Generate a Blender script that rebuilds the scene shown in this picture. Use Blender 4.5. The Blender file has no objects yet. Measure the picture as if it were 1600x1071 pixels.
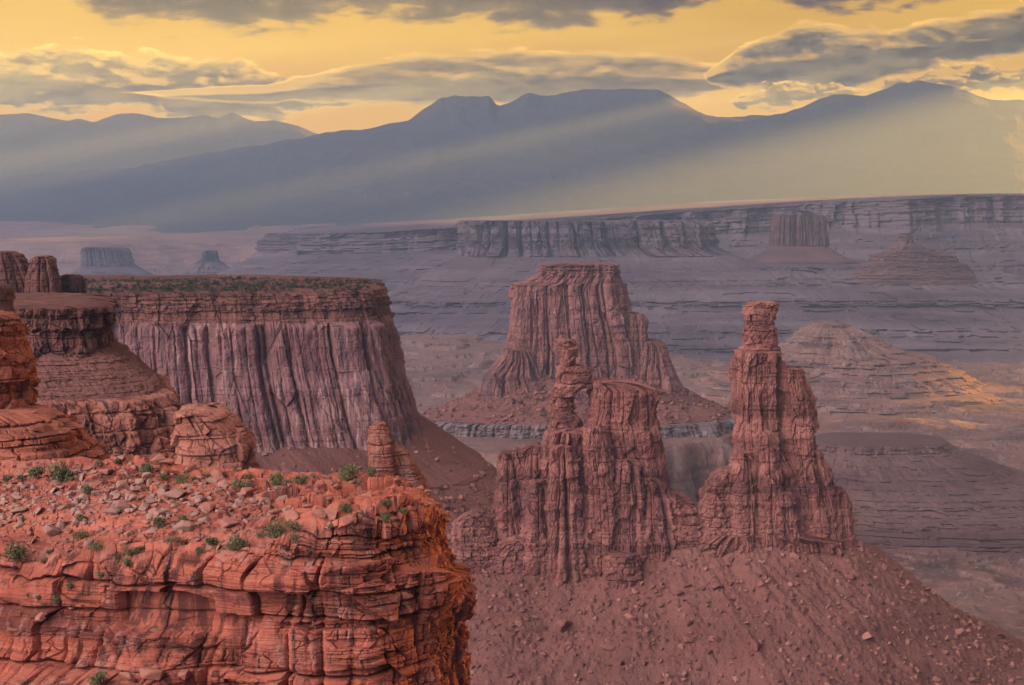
import bpy, math, random
import numpy as np
from mathutils import Vector, Matrix

C = bpy.context.scene
R = math.radians
# ------------------------------------------------------------------ camera
FPX = 2667.0                       # focal length in photo pixels (1600 wide)
PITCH = math.atan((535.5 - 320.0) / FPX)
cam_d = bpy.data.cameras.new('camera')
cam_d.sensor_width = 36.0
cam_d.lens = FPX / 1600.0 * 36.0
cam_d.clip_start = 0.5
cam_d.clip_end = 200000.0
cam = bpy.data.objects.new('camera', cam_d)
C.collection.objects.link(cam)
cam.location = (0, 0, 0)
cam.rotation_euler = (R(90) - PITCH, 0, 0)
C.camera = cam
CP, SP = math.cos(PITCH), math.sin(PITCH)

def pix(px, py, D):
    """direction through a photo pixel, as a world point at forward distance D"""
    u = (px - 800.0) / FPX
    v = (535.5 - py) / FPX
    y = CP + v * SP
    z = v * CP - SP
    k = D / y
    return np.array([u * k, D, z * k])

# ------------------------------------------------------------------ light
SUN_AZ, SUN_EL = R(53), R(11)
sun_dir = Vector((math.sin(SUN_AZ) * math.cos(SUN_EL), math.cos(SUN_AZ) * math.cos(SUN_EL), math.sin(SUN_EL)))
sl = bpy.data.lights.new('sun', 'SUN')
sl.energy = 5.0
sl.angle = R(0.5)
sl.color = (1.0, 0.46, 0.06)
so = bpy.data.objects.new('sun', sl)
C.collection.objects.link(so)
so.rotation_euler = sun_dir.to_track_quat('Z', 'Y').to_euler()
C.view_settings.view_transform = 'Standard'
C.view_settings.look = 'None'
C.view_settings.exposure = 2.7
C.view_settings.gamma = 1.0
C.render.engine = 'CYCLES'
C.cycles.use_denoising = True
C.cycles.max_bounces = 4
C.cycles.diffuse_bounces = 2
C.cycles.volume_bounces = 1
C.cycles.transparent_max_bounces = 8

# ------------------------------------------------------------------ node expressions
class NT:
    def __init__(s, tree):
        s.t = tree
    def node(s, typ, **kw):
        n = s.t.nodes.new(typ)
        for k, v in kw.items():
            setattr(n, k, v)
        return n
    def _in(s, sock, v):
        if isinstance(v, E):
            s.t.links.new(v.s, sock)
        elif isinstance(v, bpy.types.NodeSocket):
            s.t.links.new(v, sock)
        else:
            if sock.type == 'RGBA' and len(v) == 3:
                v = (*v, 1.0)
            sock.default_value = v
    def m(s, op, a, b=None, c=None, clamp=False):
        n = s.node('ShaderNodeMath', operation=op, use_clamp=clamp)
        for i, v in enumerate((a, b, c)):
            if v is not None:
                s._in(n.inputs[i], v)
        return E(s, n.outputs[0])
    def mix(s, f, a, b, blend='MIX'):
        n = s.node('ShaderNodeMix', data_type='RGBA', blend_type=blend)
        s._in(n.inputs[0], f); s._in(n.inputs[6], a); s._in(n.inputs[7], b)
        return E(s, n.outputs[2])
    def vec(s, x, y, z):
        n = s.node('ShaderNodeCombineXYZ')
        for i, v in enumerate((x, y, z)):
            s._in(n.inputs[i], v)
        return E(s, n.outputs[0])
    def noise(s, v, scale=1.0, detail=4.0, rough=0.55, dist=0.0, color=False):
        n = s.node('ShaderNodeTexNoise')
        s._in(n.inputs['Vector'], v)
        n.inputs['Scale'].default_value = scale
        n.inputs['Detail'].default_value = detail
        n.inputs['Roughness'].default_value = rough
        n.inputs['Distortion'].default_value = dist
        return E(s, n.outputs[1 if color else 0])
    def voro(s, v, scale=1.0, feature='F1', rnd=1.0, out=0):
        n = s.node('ShaderNodeTexVoronoi', feature=feature)
        s._in(n.inputs['Vector'], v)
        n.inputs['Scale'].default_value = scale
        n.inputs['Randomness'].default_value = rnd
        return E(s, n.outputs[out])
    def step(s, v, a, b, t0=0.0, t1=1.0):
        n = s.node('ShaderNodeMapRange', interpolation_type='SMOOTHSTEP')
        s._in(n.inputs[0], v); n.inputs[1].default_value = a; n.inputs[2].default_value = b
        n.inputs[3].default_value = t0; n.inputs[4].default_value = t1
        return E(s, n.outputs[0])
    def ramp(s, v, stops, interp='LINEAR'):
        n = s.node('ShaderNodeValToRGB')
        cr = n.color_ramp
        cr.interpolation = interp
        cr.elements[0].position = stops[0][0]
        cr.elements[-1].position = stops[-1][0]
        for p, c in stops[1:-1]:
            cr.elements.new(p)
        for e, (p, c) in zip(cr.elements, stops):
            e.color = (*c, 1) if len(c) == 3 else c
        s._in(n.inputs[0], v)
        return E(s, n.outputs[0])
    def curve(s, v, pts, x0, x1, y0, y1):
        """a function of v through the points"""
        st = [((x - x0) / (x1 - x0), ((y - y0) / (y1 - y0),) * 3) for x, y in pts]
        return s.ramp((v - x0) * (1.0 / (x1 - x0)), st, 'CARDINAL') * (y1 - y0) + y0

class E:
    def __init__(s, nt, sock):
        s.n, s.s = nt, sock
    def __add__(a, b): return a.n.m('ADD', a, b)
    __radd__ = __add__
    def __sub__(a, b): return a.n.m('SUBTRACT', a, b)
    def __rsub__(a, b): return a.n.m('SUBTRACT', b, a)
    def __mul__(a, b): return a.n.m('MULTIPLY', a, b)
    __rmul__ = __mul__
    def __truediv__(a, b): return a.n.m('DIVIDE', a, b)
    def max(a, b): return a.n.m('MAXIMUM', a, b)
    def min(a, b): return a.n.m('MINIMUM', a, b)
    def pow(a, b): return a.n.m('POWER', a, b)
    def clamp(a): return a.n.m('ADD', a, 0.0, clamp=True)

# ------------------------------------------------------------------ sky
def make_world():
    w = bpy.data.worlds.new('World')
    C.world = w
    w.use_nodes = True
    t = w.node_tree
    t.nodes.clear()
    n = NT(t)
    tc = n.node('ShaderNodeTexCoord')
    sep = n.node('ShaderNodeSeparateXYZ')
    t.links.new(tc.outputs['Generated'], sep.inputs[0])
    X, Y, Z = (E(n, sep.outputs[i]) for i in range(3))
    hyp = n.m('SQRT', X * X + Y * Y)
    # bearing and height over the horizon, in thousandths of a radian-like tangent
    az = n.m('ARCTAN2', X, Y)
    U = az * 1000.0                       # 0 straight ahead, + to the right
    V = Z / (hyp + 1e-4) * 1000.0         # 0 at the horizon, + up
    sky = n.node('ShaderNodeTexSky', sky_type='NISHITA', sun_disc=False)
    sky.sun_elevation = SUN_EL
    sky.sun_rotation = SUN_AZ
    sky.dust_density = 3.0
    nish = n.mix(1.0, E(n, sky.outputs[0]), (0.10, 0.10, 0.10), 'MULTIPLY')
    # golden dawn glow over the eastern horizon
    east = n.step(n.m('ABSOLUTE', az - 0.15), 0.35, 1.7, 1.0, 0.0)
    glow = n.step(V, 125.0, 420.0, 1.0, 0.0) * east
    streak = n.noise(n.vec(U * 0.004, V * 0.03, 0.0), 1.0, 4, 0.55)
    gold = n.ramp(n.m('MULTIPLY', V, 1 / 160.0), [(0.0, (1.60, 0.60, 0.0)), (0.45, (1.42, 0.67, 0.0)), (0.75, (1.12, 0.60, 0.0)), (1.0, (0.90, 0.50, 0.0))])
    gold = n.mix(n.step(streak, 0.35, 0.7, 0.0, 0.35), gold, (1.55, 0.90, 0.05))
    # dawn-lit high cloud over the rest of the sky
    ambn = n.noise(n.vec(X, Y, Z * 2.0), 2.2, 5, 0.55)
    high = n.mix(n.step(ambn, 0.35, 0.65), (0.26, 0.40, 0.80), (0.62, 0.62, 0.76))
    base = n.mix(0.75, nish, high)
    # added bright patch of sky behind the camera, unseen, to light the rock
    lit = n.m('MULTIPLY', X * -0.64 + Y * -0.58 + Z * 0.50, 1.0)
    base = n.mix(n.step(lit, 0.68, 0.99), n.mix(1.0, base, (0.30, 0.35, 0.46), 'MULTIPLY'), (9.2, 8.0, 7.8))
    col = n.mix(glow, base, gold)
    # --- clouds
    def puff(su, sv, seed, off=(0, 0), detail=7, rough=0.58):
        a = n.noise(n.vec((U + off[0]) * su, (V + off[1]) * sv, seed), 1.0, detail, rough, 0.35)
        return a
    def layer(col, centre, half_up, half_dn, su, sv, seed, amp, shade, lit, dark, soft=0.10, shift=(2.0, 4.0), rim=0.65):
        """one bank of cloud: centre line and half heights are curves over the bearing"""
        c = n.curve(U, centre, -400, 400, -50, 200)
        hu = n.curve(U, half_up, -400, 400, 0, 80)
        hd = n.curve(U, half_dn, -400, 400, 0, 80)
        def dens(off):
            v = (V + off[1]) - c
            up = n.m('DIVIDE', v, hu + 0.5)
            dn = n.m('DIVIDE', v * -1.0, hd + 0.5)
            env = 1.0 - up.max(dn) - n.step(hu + hd, 1.0, 9.0, 2.5, 0.0)
            return env * 0.75 + (puff(su, sv, seed, off) - 0.5) * amp + (puff(su * 2.7, sv * 2.4, seed + 3.0, off) - 0.5) * amp * 0.45
        d0 = dens((0.0, 0.0))
        d1 = dens(shift)
        mask = n.step(d0, 0.0, soft)
        edge = n.step(d0, 0.03, 0.30, 1.0, 0.0)
        side = n.step(d0 - d1, 0.08, 0.50)
        li = (side * 0.6 + edge * rim).clamp()
        body = n.mix(n.step(puff(su * 1.6, sv * 1.6, seed + 7.0), 0.38, 0.62), dark, shade)
        body = n.mix(li, body, lit)
        return n.mix(mask, col, body)
    G1 = (0.50, 0.32, 0.09); G2 = (0.16, 0.11, 0.04); GL = (2.3, 1.22, 0.14)
    # left cloud over the low peaks
    col = layer(col, [(-400, 72), (-300, 72), (-190, 66), (-130, 62), (-60, 60), (0, 55), (400, 20)],
                [(-400, 20), (-300, 16), (-220, 18), (-150, 16), (-105, 8), (-60, 0), (400, 0)],
                [(-400, 22), (-300, 22), (-200, 20), (-120, 12), (-80, 2), (0, 0), (400, 0)],
                0.034, 0.085, 3.1, 1.7, G1, GL, G2)
    # long lens of cloud resting on the middle peaks
    col = layer(col, [(-400, 60), (-130, 66), (-60, 72), (0, 74), (60, 74), (130, 72), (200, 70), (400, 70)],
                [(-400, 0), (-140, 3), (-90, 12), (-20, 16), (60, 16), (110, 10), (160, 2), (400, 0)],
                [(-400, 0), (-130, 8), (-60, 16), (0, 20), (60, 22), (110, 12), (150, 2), (400, 0)],
                0.026, 0.10, 11.4, 0.85, G1, GL, (0.24, 0.165, 0.06), 0.15)
    # rising bank on the right
    col = layer(col, [(-400, 60), (100, 72), (140, 80), (190, 86), (240, 90), (300, 95), (400, 104)],
                [(-400, 0), (110, 0), (132, 12), (165, 20), (190, 14), (240, 16), (310, 20), (400, 20)],
                [(-400, 0), (100, 2), (140, 16), (190, 24), (230, 18), (260, 12), (310, 10), (400, 10)],
                0.030, 0.085, 21.7, 0.95, (0.34, 0.25, 0.10), GL, (0.11, 0.08, 0.035), 0.13)
    # little wisps low on the right
    col = layer(col, [(-400, 50), (120, 58), (200, 64), (280, 70), (400, 70)],
                [(-400, 0), (110, 0), (150, 8), (200, 4), (270, 9), (320, 4), (400, 0)],
                [(-400, 0), (110, 0), (150, 6), (200, 3), (270, 8), (320, 4), (400, 0)],
                0.07, 0.16, 33.7, 2.2, G1, GL, G2, 0.2, (1.5, 2.0))
    # dark storm bank along the top
    col = layer(col, [(-400, 150), (400, 150)],
                [(-400, 80), (400, 80)],
                [(-400, 30), (-300, 31), (-280, 36), (-245, 36), (-225, 49), (-150, 50), (-112, 48), (-90, 42), (-60, 48), (20, 50), (75, 46), (112, 38), (150, 36), (190, 45), (225, 41), (262, 33), (300, 31), (400, 30)],
                0.026, 0.085, 41.3, 0.75, (0.030, 0.030, 0.040), (0.62, 0.34, 0.10), (0.006, 0.007, 0.012), 0.16, (0.0, -4.0), 0.6)
    back = n.step(V, 120.0, 330.0)
    eastern = n.step(n.m('ABSOLUTE', az), 0.34, 0.6)
    fade = back.max(eastern)
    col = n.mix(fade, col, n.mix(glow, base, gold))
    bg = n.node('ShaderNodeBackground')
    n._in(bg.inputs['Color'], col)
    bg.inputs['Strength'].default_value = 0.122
    out = n.node('ShaderNodeOutputWorld')
    t.links.new(bg.outputs[0], out.inputs[0])
make_world()

# ------------------------------------------------------------------ numpy noise
rng0 = np.random.RandomState(7)
LAT = rng0.rand(64, 64, 64).astype(np.float32)
LATF = LAT.ravel()

def vnoise(x, y, z):
    x = np.asarray(x, np.float32); y = np.asarray(y, np.float32); z = np.asarray(z, np.float32)
    x, y, z = np.broadcast_arrays(x, y, z)
    xf = np.floor(x); yf = np.floor(y); zf = np.floor(z)
    fx = x - xf; fy = y - yf; fz = z - zf
    x0 = xf.astype(np.int32) & 63; y0 = yf.astype(np.int32) & 63; z0 = zf.astype(np.int32) & 63
    x1 = (x0 + 1) & 63; y1 = (y0 + 1) & 63; z1 = (z0 + 1) & 63
    fx = fx * fx * (3 - 2 * fx); fy = fy * fy * (3 - 2 * fy); fz = fz * fz * (3 - 2 * fz)
    X0 = x0 << 12; X1 = x1 << 12; Y0 = y0 << 6; Y1 = y1 << 6
    def g(a, b, c): return LATF[a + b + c]
    a = g(X0, Y0, z0); a += (g(X1, Y0, z0) - a) * fx
    b = g(X0, Y1, z0); b += (g(X1, Y1, z0) - b) * fx
    a += (b - a) * fy
    c = g(X0, Y0, z1); c += (g(X1, Y0, z1) - c) * fx
    d = g(X0, Y1, z1); d += (g(X1, Y1, z1) - d) * fx
    c += (d - c) * fy
    return a + (c - a) * fz

def fbm(x, y, z, oct=4, gain=0.5, ridged=False):
    """zero-mean fractal noise, about -1..1"""
    s = 0.0; a = 1.0; tot = 0.0; f = 1.0
    for i in range(oct):
        v = vnoise(x * f + 17.3 * i, y * f + 5.1 * i, z * f + 9.7 * i)
        v = 1 - 2 * np.abs(2 * v - 1) if ridged else 2 * v - 1
        s = s + a * v; tot += a; a *= gain; f *= 2.03
    return s / tot

def rnd(i, j=0, k=0):
    i = np.asarray(i).astype(np.int64); j = np.asarray(j).astype(np.int64)
    h = (i * 73856093) ^ (j * 19349663) ^ (int(k) * 83492791)
    h = (h ^ (h >> 13)) * 1274126177
    h = (h ^ (h >> 16)) & 0xFFFFFF
    return (h / float(0x1000000)).astype(np.float32)

def sstep(a, b, x):
    t = np.clip((x - a) / (b - a), 0, 1)
    return t * t * (3 - 2 * t)

def cells1(u, seed, li=0, jit=0.38):
    k = np.floor(u)
    def e(q): return q + (rnd(q + 5000, li, seed) - 0.5) * 2 * jit
    e0 = e(k); e1 = e(k + 1)
    lo = u < e0; hi = u >= e1
    k = k - lo + hi
    e0 = e(k); e1 = e(k + 1)
    return k, u - e0, e1 - u, e1 - e0

def blocks(s, z, lh, bw, seed, R_=0.13, warp=0.3, dip=0.0, tilt=0.8):
    """bedded, jointed rock: per block offset (about 0..1, with tilted faces), edge profile (0..1), bed index"""
    r = np.random.RandomState(seed)
    th = lh * (0.18 + 1.9 * r.rand(600) ** 2.2)
    edges = np.cumsum(th) - 0.5 * th.sum()
    zw = z + dip * s + warp * lh * (2 * vnoise(s / (bw * 5), z / (lh * 30), seed * 1.7) - 1) + 0.10 * lh * (2 * vnoise(s / (bw * .5), z / lh, seed * 2.7) - 1)
    li = np.clip(np.searchsorted(edges, zw), 1, 599)
    b0 = edges[li - 1]; b1 = edges[li]
    tb = b1 - b0
    db = np.minimum(zw - b0, b1 - zw)
    wl = bw * (0.4 + 1.6 * rnd(li, 3, seed)) * np.clip(th[li] / lh, 0.5, 1.6)
    u = s / wl + 40 * rnd(li, 9, seed) + 0.22 * (2 * vnoise(s / bw, z / (lh * .7), seed + .5) - 1)
    k, d0, d1, w = cells1(u, seed, li, 0.46)
    dj = np.minimum(d0, d1) * wl
    rr = R_ * np.minimum(tb, lh * 1.3)
    def prof(d): return np.clip(d / rr, 0, 1) ** 0.65
    gj = 0.3 + 0.7 * rnd(k + 700, li, seed + 4)
    wk = np.clip(.15 + 1.3 * vnoise(s / (bw * 1.2), li * 3.7, seed * .7), 0, 1)
    gr = (1 - wk * (1 - prof(db))) * (1 - gj * (1 - prof(dj)))
    fs = d0 / w - 0.5; fz = (zw - b0) / tb - 0.5
    off = 0.5 * rnd(li, 1, seed) + 0.5 * rnd(k + 3000, li, seed + 1)
    off = off + tilt * ((rnd(k + 3000, li, seed + 2) - .5) * fs + (rnd(k + 3000, li, seed + 3) - .5) * fz)
    return off.astype(np.float32), gr.astype(np.float32), li

def flutes(s, z, w, seed, H=None):
    """vertical joints: flat faced columns of uneven width, tilted faces, spalled slabs"""
    H = H or w * 8
    sw = s + 0.16 * w * fbm(s / (w * 2.5), z / (H * .8), seed * 1.3, 2) + 0.05 * w * fbm(s / (w * .6), z / (H * .12), seed * 2.3, 2)
    u = sw / w
    u = u + 1.5 * (2 * vnoise(sw / (w * 4), 0.0 * z, seed * 3.1) - 1)
    k, d0, d1, ww = cells1(u, seed, 0, 0.47)
    f = d0 / ww
    dm = np.minimum(d0, d1) * w
    zb = z / H + rnd(k + 900, 2, seed) * 7 + 0.08 * (2 * vnoise(s / w * 1.5, z / H * 9, seed) - 1) + 0.15 * f * (rnd(k + 900, 8, seed) - .5)
    j, e0, e1, jw = cells1(zb, seed + 3, k + 77, 0.45)
    off = 0.55 * rnd(k + 900, 5, seed) + 0.45 * rnd(j + 300, k + 900, seed)
    tl = 1.1 * (rnd(j + 300, k + 900, seed + 6) - .5) * (f - .5) + .7 * (rnd(j + 300, k + 900, seed + 7) - .5) * (e0 / jw - .5)
    dep = rnd(k + 900, 11, seed)
    groove = np.exp(-(dm / (0.065 * w)) ** 2) * (0.1 + 0.9 * dep) * np.clip(2.2 * vnoise(sw / w, z / (H * .3), seed * .9) - .45, 0, 1)
    rnd_edge = 0.35 * (1 - np.abs(2 * f - 1) ** 4)
    return (off + tl - groove + rnd_edge + 0.1).astype(np.float32)

def chunks(s, z, w, h, seed, p=2.0, tilt=1.2, crack=0.35):
    """irregular angular blocks: cells of about w by h with tilted faces and open cracks"""
    s2 = s + 0.07 * w * fbm(s / w, z / h, seed * 1.1, 2); z2 = z + 0.07 * h * fbm(s / w, z / h, seed * 1.9 + 5, 2)
    u = s2 / w; v = z2 / h
    fu = np.floor(u); fv = np.floor(v)
    f1 = np.full(u.shape, 9.0, np.float32); f2 = f1.copy()
    ox = np.zeros_like(f1); oz = ox.copy(); ku = ox.copy(); kv = ox.copy()
    for i in (-1, 0, 1):
        for j in (-1, 0, 1):
            cu = fu + i; cv = fv + j
            dx = (u - cu - 0.1 - 0.8 * rnd(cu + 900, cv + 900, seed)).astype(np.float32); dz = (v - cv - 0.1 - 0.8 * rnd(cu + 900, cv + 900, seed + 1)).astype(np.float32)
            d = (np.abs(dx) ** p + np.abs(dz) ** p) ** (1 / p)
            c = d < f1
            f2 = np.where(c, f1, np.minimum(f2, d))
            f1 = np.where(c, d, f1); ox = np.where(c, dx, ox); oz = np.where(c, dz, oz)
            ku = np.where(c, cu, ku); kv = np.where(c, cv, kv)
    a = rnd(ku + 900, kv + 900, seed + 2); b = rnd(ku + 900, kv + 900, seed + 3); c = rnd(ku + 900, kv + 900, seed + 4)
    dep = rnd(ku + 900, kv + 900, seed + 5)
    cr = np.exp(-((f2 - f1) / 0.055) ** 2) * (0.1 + 0.9 * dep ** 2)
    return (a - .5 + tilt * ((b - .5) * ox + (c - .5) * oz) - crack * cr).astype(np.float32)

# ------------------------------------------------------------------ mesh helpers
def mesh_obj(name, V, F, mats, parent=None, smooth=False, mat_idx=None):
    me = bpy.data.meshes.new(name)
    V = np.ascontiguousarray(V, np.float32)
    if isinstance(F, list):
        F = np.concatenate([f if f.shape[1] == 4 else np.column_stack([f, f[:, 2]]) for f in F]) if len(F) > 1 else F[0]
    F = np.ascontiguousarray(F, np.int32)
    nv, nf, k = len(V), len(F), F.shape[1]
    me.vertices.add(nv); me.vertices.foreach_set('co', V.ravel())
    me.loops.add(nf * k); me.loops.foreach_set('vertex_index', F.ravel())
    me.polygons.add(nf)
    me.polygons.foreach_set('loop_start', np.arange(0, nf * k, k, dtype=np.int32))
    me.polygons.foreach_set('loop_total', np.full(nf, k, np.int32))
    if mat_idx is not None:
        me.polygons.foreach_set('material_index', np.ascontiguousarray(mat_idx, np.int32))
    me.update(calc_edges=True)
    me.validate()
    me.polygons.foreach_set('use_smooth', np.full(len(me.polygons), smooth, bool))
    for m in (mats if isinstance(mats, (list, tuple)) else [mats]):
        me.materials.append(m)
    o = bpy.data.objects.new(name, me)
    C.collection.objects.link(o)
    if parent is not None:
        o.parent = parent
    return o

def grid_faces(nr, nc, wrap=False, flip=False):
    i = np.arange(nr - 1)[:, None]; j = np.arange(nc if wrap else nc - 1)[None, :]
    j1 = (j + 1) % nc
    f = np.stack([i * nc + j, i * nc + j1, (i + 1) * nc + j1, (i + 1) * nc + j], -1).reshape(-1, 4)
    return f[:, ::-1] if flip else f

class MB:
    def __init__(s):
        s.V = []; s.F = []; s.n = 0
    def add(s, V, F):
        s.V.append(V); s.F.append(F + s.n); s.n += len(V)
        return s
    def build(s, name, mat, parent=None, smooth=False):
        return mesh_obj(name, np.concatenate(s.V), np.concatenate(s.F), mat, parent, smooth)

def tag(o, label=None, cat=None, group=None, kind=None):
    if label: o['label'] = label
    if cat: o['category'] = cat
    if group: o['group'] = group
    if kind: o['kind'] = kind
    return o

def empty(name, loc, label, cat, group=None):
    o = bpy.data.objects.new(name, None)
    C.collection.objects.link(o)
    o.location = loc
    o.empty_display_size = 1.0
    return tag(o, label, cat, group)

def child(o, root):
    o.parent = root
    o.matrix_parent_inverse = Matrix.Translation(-Vector(root.location))
    return o

def loft(keys, D, b, nth, nz, disp, n=3.0, yoff=0.0, cap=8, front=0.72, post=None, capbump=0.0, lean=0.0):
    """a rock body as stacked rings. keys: (photo y, left x, right x[, depth factor[, forward shift]]) from the top down at distance D;
    b: half depth in metres; disp(s, z, theta): outward displacement"""
    ks = []
    for k in keys:
        pl = pix(k[1], k[0], D); pr = pix(k[2], k[0], D)
        ks.append((pl[2], pl[0], pr[0], (k[3] if len(k) > 3 else 1.0) * b, k[4] if len(k) > 4 else 0.0))
    ks = np.array(ks)[::-1]            # ascending z
    z = np.linspace(ks[0, 0], ks[-1, 0], nz)
    xl = np.interp(z, ks[:, 0], ks[:, 1]); xr = np.interp(z, ks[:, 0], ks[:, 2])
    bb = np.interp(z, ks[:, 0], ks[:, 3]); fw = np.interp(z, ks[:, 0], ks[:, 4])
    nf = int(nth * front); nb = nth - nf
    am = 0.5 * np.mean(xr - xl); bm = np.mean(bb)
    tf = np.linspace(math.pi, 2 * math.pi, 24001)
    tf = math.pi * 1.5 + 0.5 * math.pi * np.sign(tf - 1.5 * math.pi) * np.abs((tf - 1.5 * math.pi) / (0.5 * math.pi)) ** (n / 2 + .5)
    tf = np.sort(np.concatenate([tf, np.linspace(math.pi, 2 * math.pi, 12001)]))
    fx = np.sign(np.cos(tf)) * np.abs(np.cos(tf)) ** (2 / n); fy = -np.abs(np.sin(tf)) ** (2 / n)
    sl_ = np.concatenate([[0], np.cumsum(np.hypot(np.diff(fx) * am, np.diff(fy) * bm))])
    half = sl_[-1]
    t1 = np.interp(np.linspace(0, half, nf, endpoint=False), sl_, tf)
    sb = np.linspace(0, half, nb, endpoint=False)
    t2 = 2 * math.pi - np.interp(half - sb, sl_, tf)
    th = np.concatenate([t1, t2])
    ct, st = np.cos(th), np.sin(th)
    cx = np.sign(ct) * np.abs(ct) ** (2 / n); sy = np.sign(st) * np.abs(st) ** (2 / n)
    s = np.concatenate([np.linspace(0, half, nf, endpoint=False), half + sb])
    a = 0.5 * (xr - xl)[:, None]; xc = 0.5 * (xl + xr)[:, None]
    nx = np.sign(ct) * np.abs(cx) ** (n - 1) / am; ny = np.sign(st) * np.abs(sy) ** (n - 1) / bm
    ln = np.hypot(nx, ny) + 1e-9
    nx /= ln; ny /= ln
    Z = np.repeat(z[:, None], nth, 1); S = np.repeat(s[None, :], nz, 0)
    d = disp(S, Z, np.repeat(th[None, :], nz, 0))
    lim = np.minimum(a, bb[:, None]) * 0.9
    d = np.maximum(d, -lim)
    Xp = xc + a * cx[None] + d * nx[None]
    Yp = D + yoff - fw[:, None] + bb[:, None] * sy[None] + d * ny[None]
    V = [np.stack([Xp, Yp, Z], -1).reshape(-1, 3)]
    rows = nz
    cxm = Xp[-1].mean(); cym = Yp[-1].mean()
    for i in range(1, cap + 1):
        f = 1 - i / cap * 0.98
        xx = cxm + (Xp[-1] - cxm) * f; yy = cym + (Yp[-1] - cym) * f
        zz = z[-1] + capbump * (fbm(xx / (am * .3 + .1), yy / (am * .3 + .1), 3.3, 6, .6) * 0.9 + 0.4) * min(1, i / 2)
        V.append(np.stack([xx, yy, np.broadcast_to(zz, xx.shape)], -1)); rows += 1
    V = np.concatenate(V)
    if lean:
        V[:, 0] += lean * (V[:, 1] - D)
    if post is not None:
        V = post(V)
    return V, grid_faces(rows, nth, wrap=True)

# ------------------------------------------------------------------ materials
def new_mat(name):
    m = bpy.data.materials.new(name)
    m.use_nodes = True
    t = m.node_tree
    t.nodes.clear()
    n = NT(t)
    out = n.node('ShaderNodeOutputMaterial')
    b = n.node('ShaderNodeBsdfPrincipled')
    t.links.new(b.outputs[0], out.inputs[0])
    b.inputs['Roughness'].default_value = 0.92
    b.inputs['Specular IOR Level'].default_value = 0.15
    return m, n, b

def sandstone(name, cols, bed=1.0, streak=0.5, varnish=(0.10, 0.055, 0.05), pale=None, pale_amt=0.0, sx=None, bump=0.4, grain=None, smear=0.3, coords='Position', specks=False):
    """bedded rock. cols: dark..light colours of the beds; bed: bed thickness in metres"""
    m, n, b = new_mat(name)
    g = n.node('ShaderNodeNewGeometry')
    src = g.outputs['Position']
    if coords == 'Object':
        src = n.node('ShaderNodeTexCoord').outputs['Object']
    sep = n.node('ShaderNodeSeparateXYZ')
    n._in(sep.inputs[0], src)
    x, y, z = (E(n, sep.outputs[i]) for i in range(3))
    h = bed
    st = n.noise(n.vec(x * (0.02 / h), y * (0.02 / h), z * (0.45 / h)), 1.0, 6, 0.62, 0.25)
    k = len(cols)
    c = n.ramp(n.step(st, 0.25, 0.75), [(i / (k - 1), cc) for i, cc in enumerate(cols)])
    mott = n.noise(n.vec(x, y, z), 0.16 / h, 6, 0.65, 0.5)
    c = n.mix(n.step(mott, 0.35, 0.7, 0.0, smear), c, cols[-1])
    sw = sx or h * 1.2
    v1 = n.noise(n.vec(x * (1 / sw), y * (1 / sw), z * (0.06 / sw)), 1.0, 5, 0.6, 0.4)
    v2 = n.noise(n.vec(x, y, z), 0.10 / h, 3, 0.5)
    vm = n.step(v1 + (v2 - 0.5) * 0.5, 0.50, 0.66) * streak
    c = n.mix(vm, c, varnish)
    if pale is not None:
        v3 = n.noise(n.vec(x * (1.3 / sw) + 31.0, y * (1.3 / sw), z * (0.12 / sw)), 1.0, 5, 0.6, 0.5)
        v4 = n.noise(n.vec(x, y, z + 77.0), 0.12 / h, 3, 0.5)
        c = n.mix(n.step(v3 + (v4 - 0.5) * 0.6, 0.55, 0.68) * pale_amt, c, pale)
    if specks:
        sp = n.noise(n.vec(x, y, z * .3), 0.22, 3, .6)
        c = n.mix(n.step(sp, .56, .66, 0.0, .75), c, (0.045, 0.045, 0.035))
        sp2 = n.noise(n.vec(x + 91.0, y, z * .5), 0.12, 4, .7)
        c = n.mix(n.step(sp2, .60, .66, 0.0, .6), c, (0.34, 0.26, 0.22))
    gr = grain or h * 0.12
    gn = n.noise(n.vec(x, y, z), 1.0 / gr, 4, 0.7)
    c = n.mix(n.step(gn, 0.3, 0.7, 0.0, 0.35), c, n.mix(1.0, c, (0.55, 0.5, 0.5), 'MULTIPLY'))
    n._in(b.inputs['Base Color'], c)
    bn = n.node('ShaderNodeBump')
    bn.inputs['Strength'].default_value = bump
    bn.inputs['Distance'].default_value = gr * 1.2
    fine = n.noise(n.vec(x, y, z * 2.0), 0.5 / gr, 7, 0.7)
    n._in(bn.inputs['Height'], fine)
    n.t.links.new(bn.outputs[0], b.inputs['Normal'])
    return m

M = {}
M['cliff'] = sandstone('red_sandstone', [(0.09, 0.026, 0.022), (0.26, 0.068, 0.045), (0.38, 0.105, 0.066), (0.45, 0.16, 0.108)], bed=1.0, streak=0.85, varnish=(0.07, 0.025, 0.022), pale=(0.36, 0.19, 0.15), pale_amt=0.5, sx=0.9, grain=0.14, bump=0.6)
M['boulder'] = sandstone('boulder_sandstone', [(0.22, 0.085, 0.06), (0.33, 0.135, 0.095), (0.40, 0.20, 0.15)], bed=0.8, streak=0.3, grain=0.1, coords='Object')
M['pale_boulder'] = sandstone('pale_boulder_sandstone', [(0.20, 0.10, 0.08), (0.31, 0.165, 0.13), (0.38, 0.225, 0.18)], bed=0.8, streak=0.25, grain=0.1, coords='Object')
M['tower'] = sandstone('orange_sandstone', [(0.16, 0.05, 0.036), (0.34, 0.11, 0.068), (0.42, 0.16, 0.105)], bed=2.0, streak=0.55, varnish=(0.07, 0.03, 0.03), grain=0.2, bump=0.5)
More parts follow.
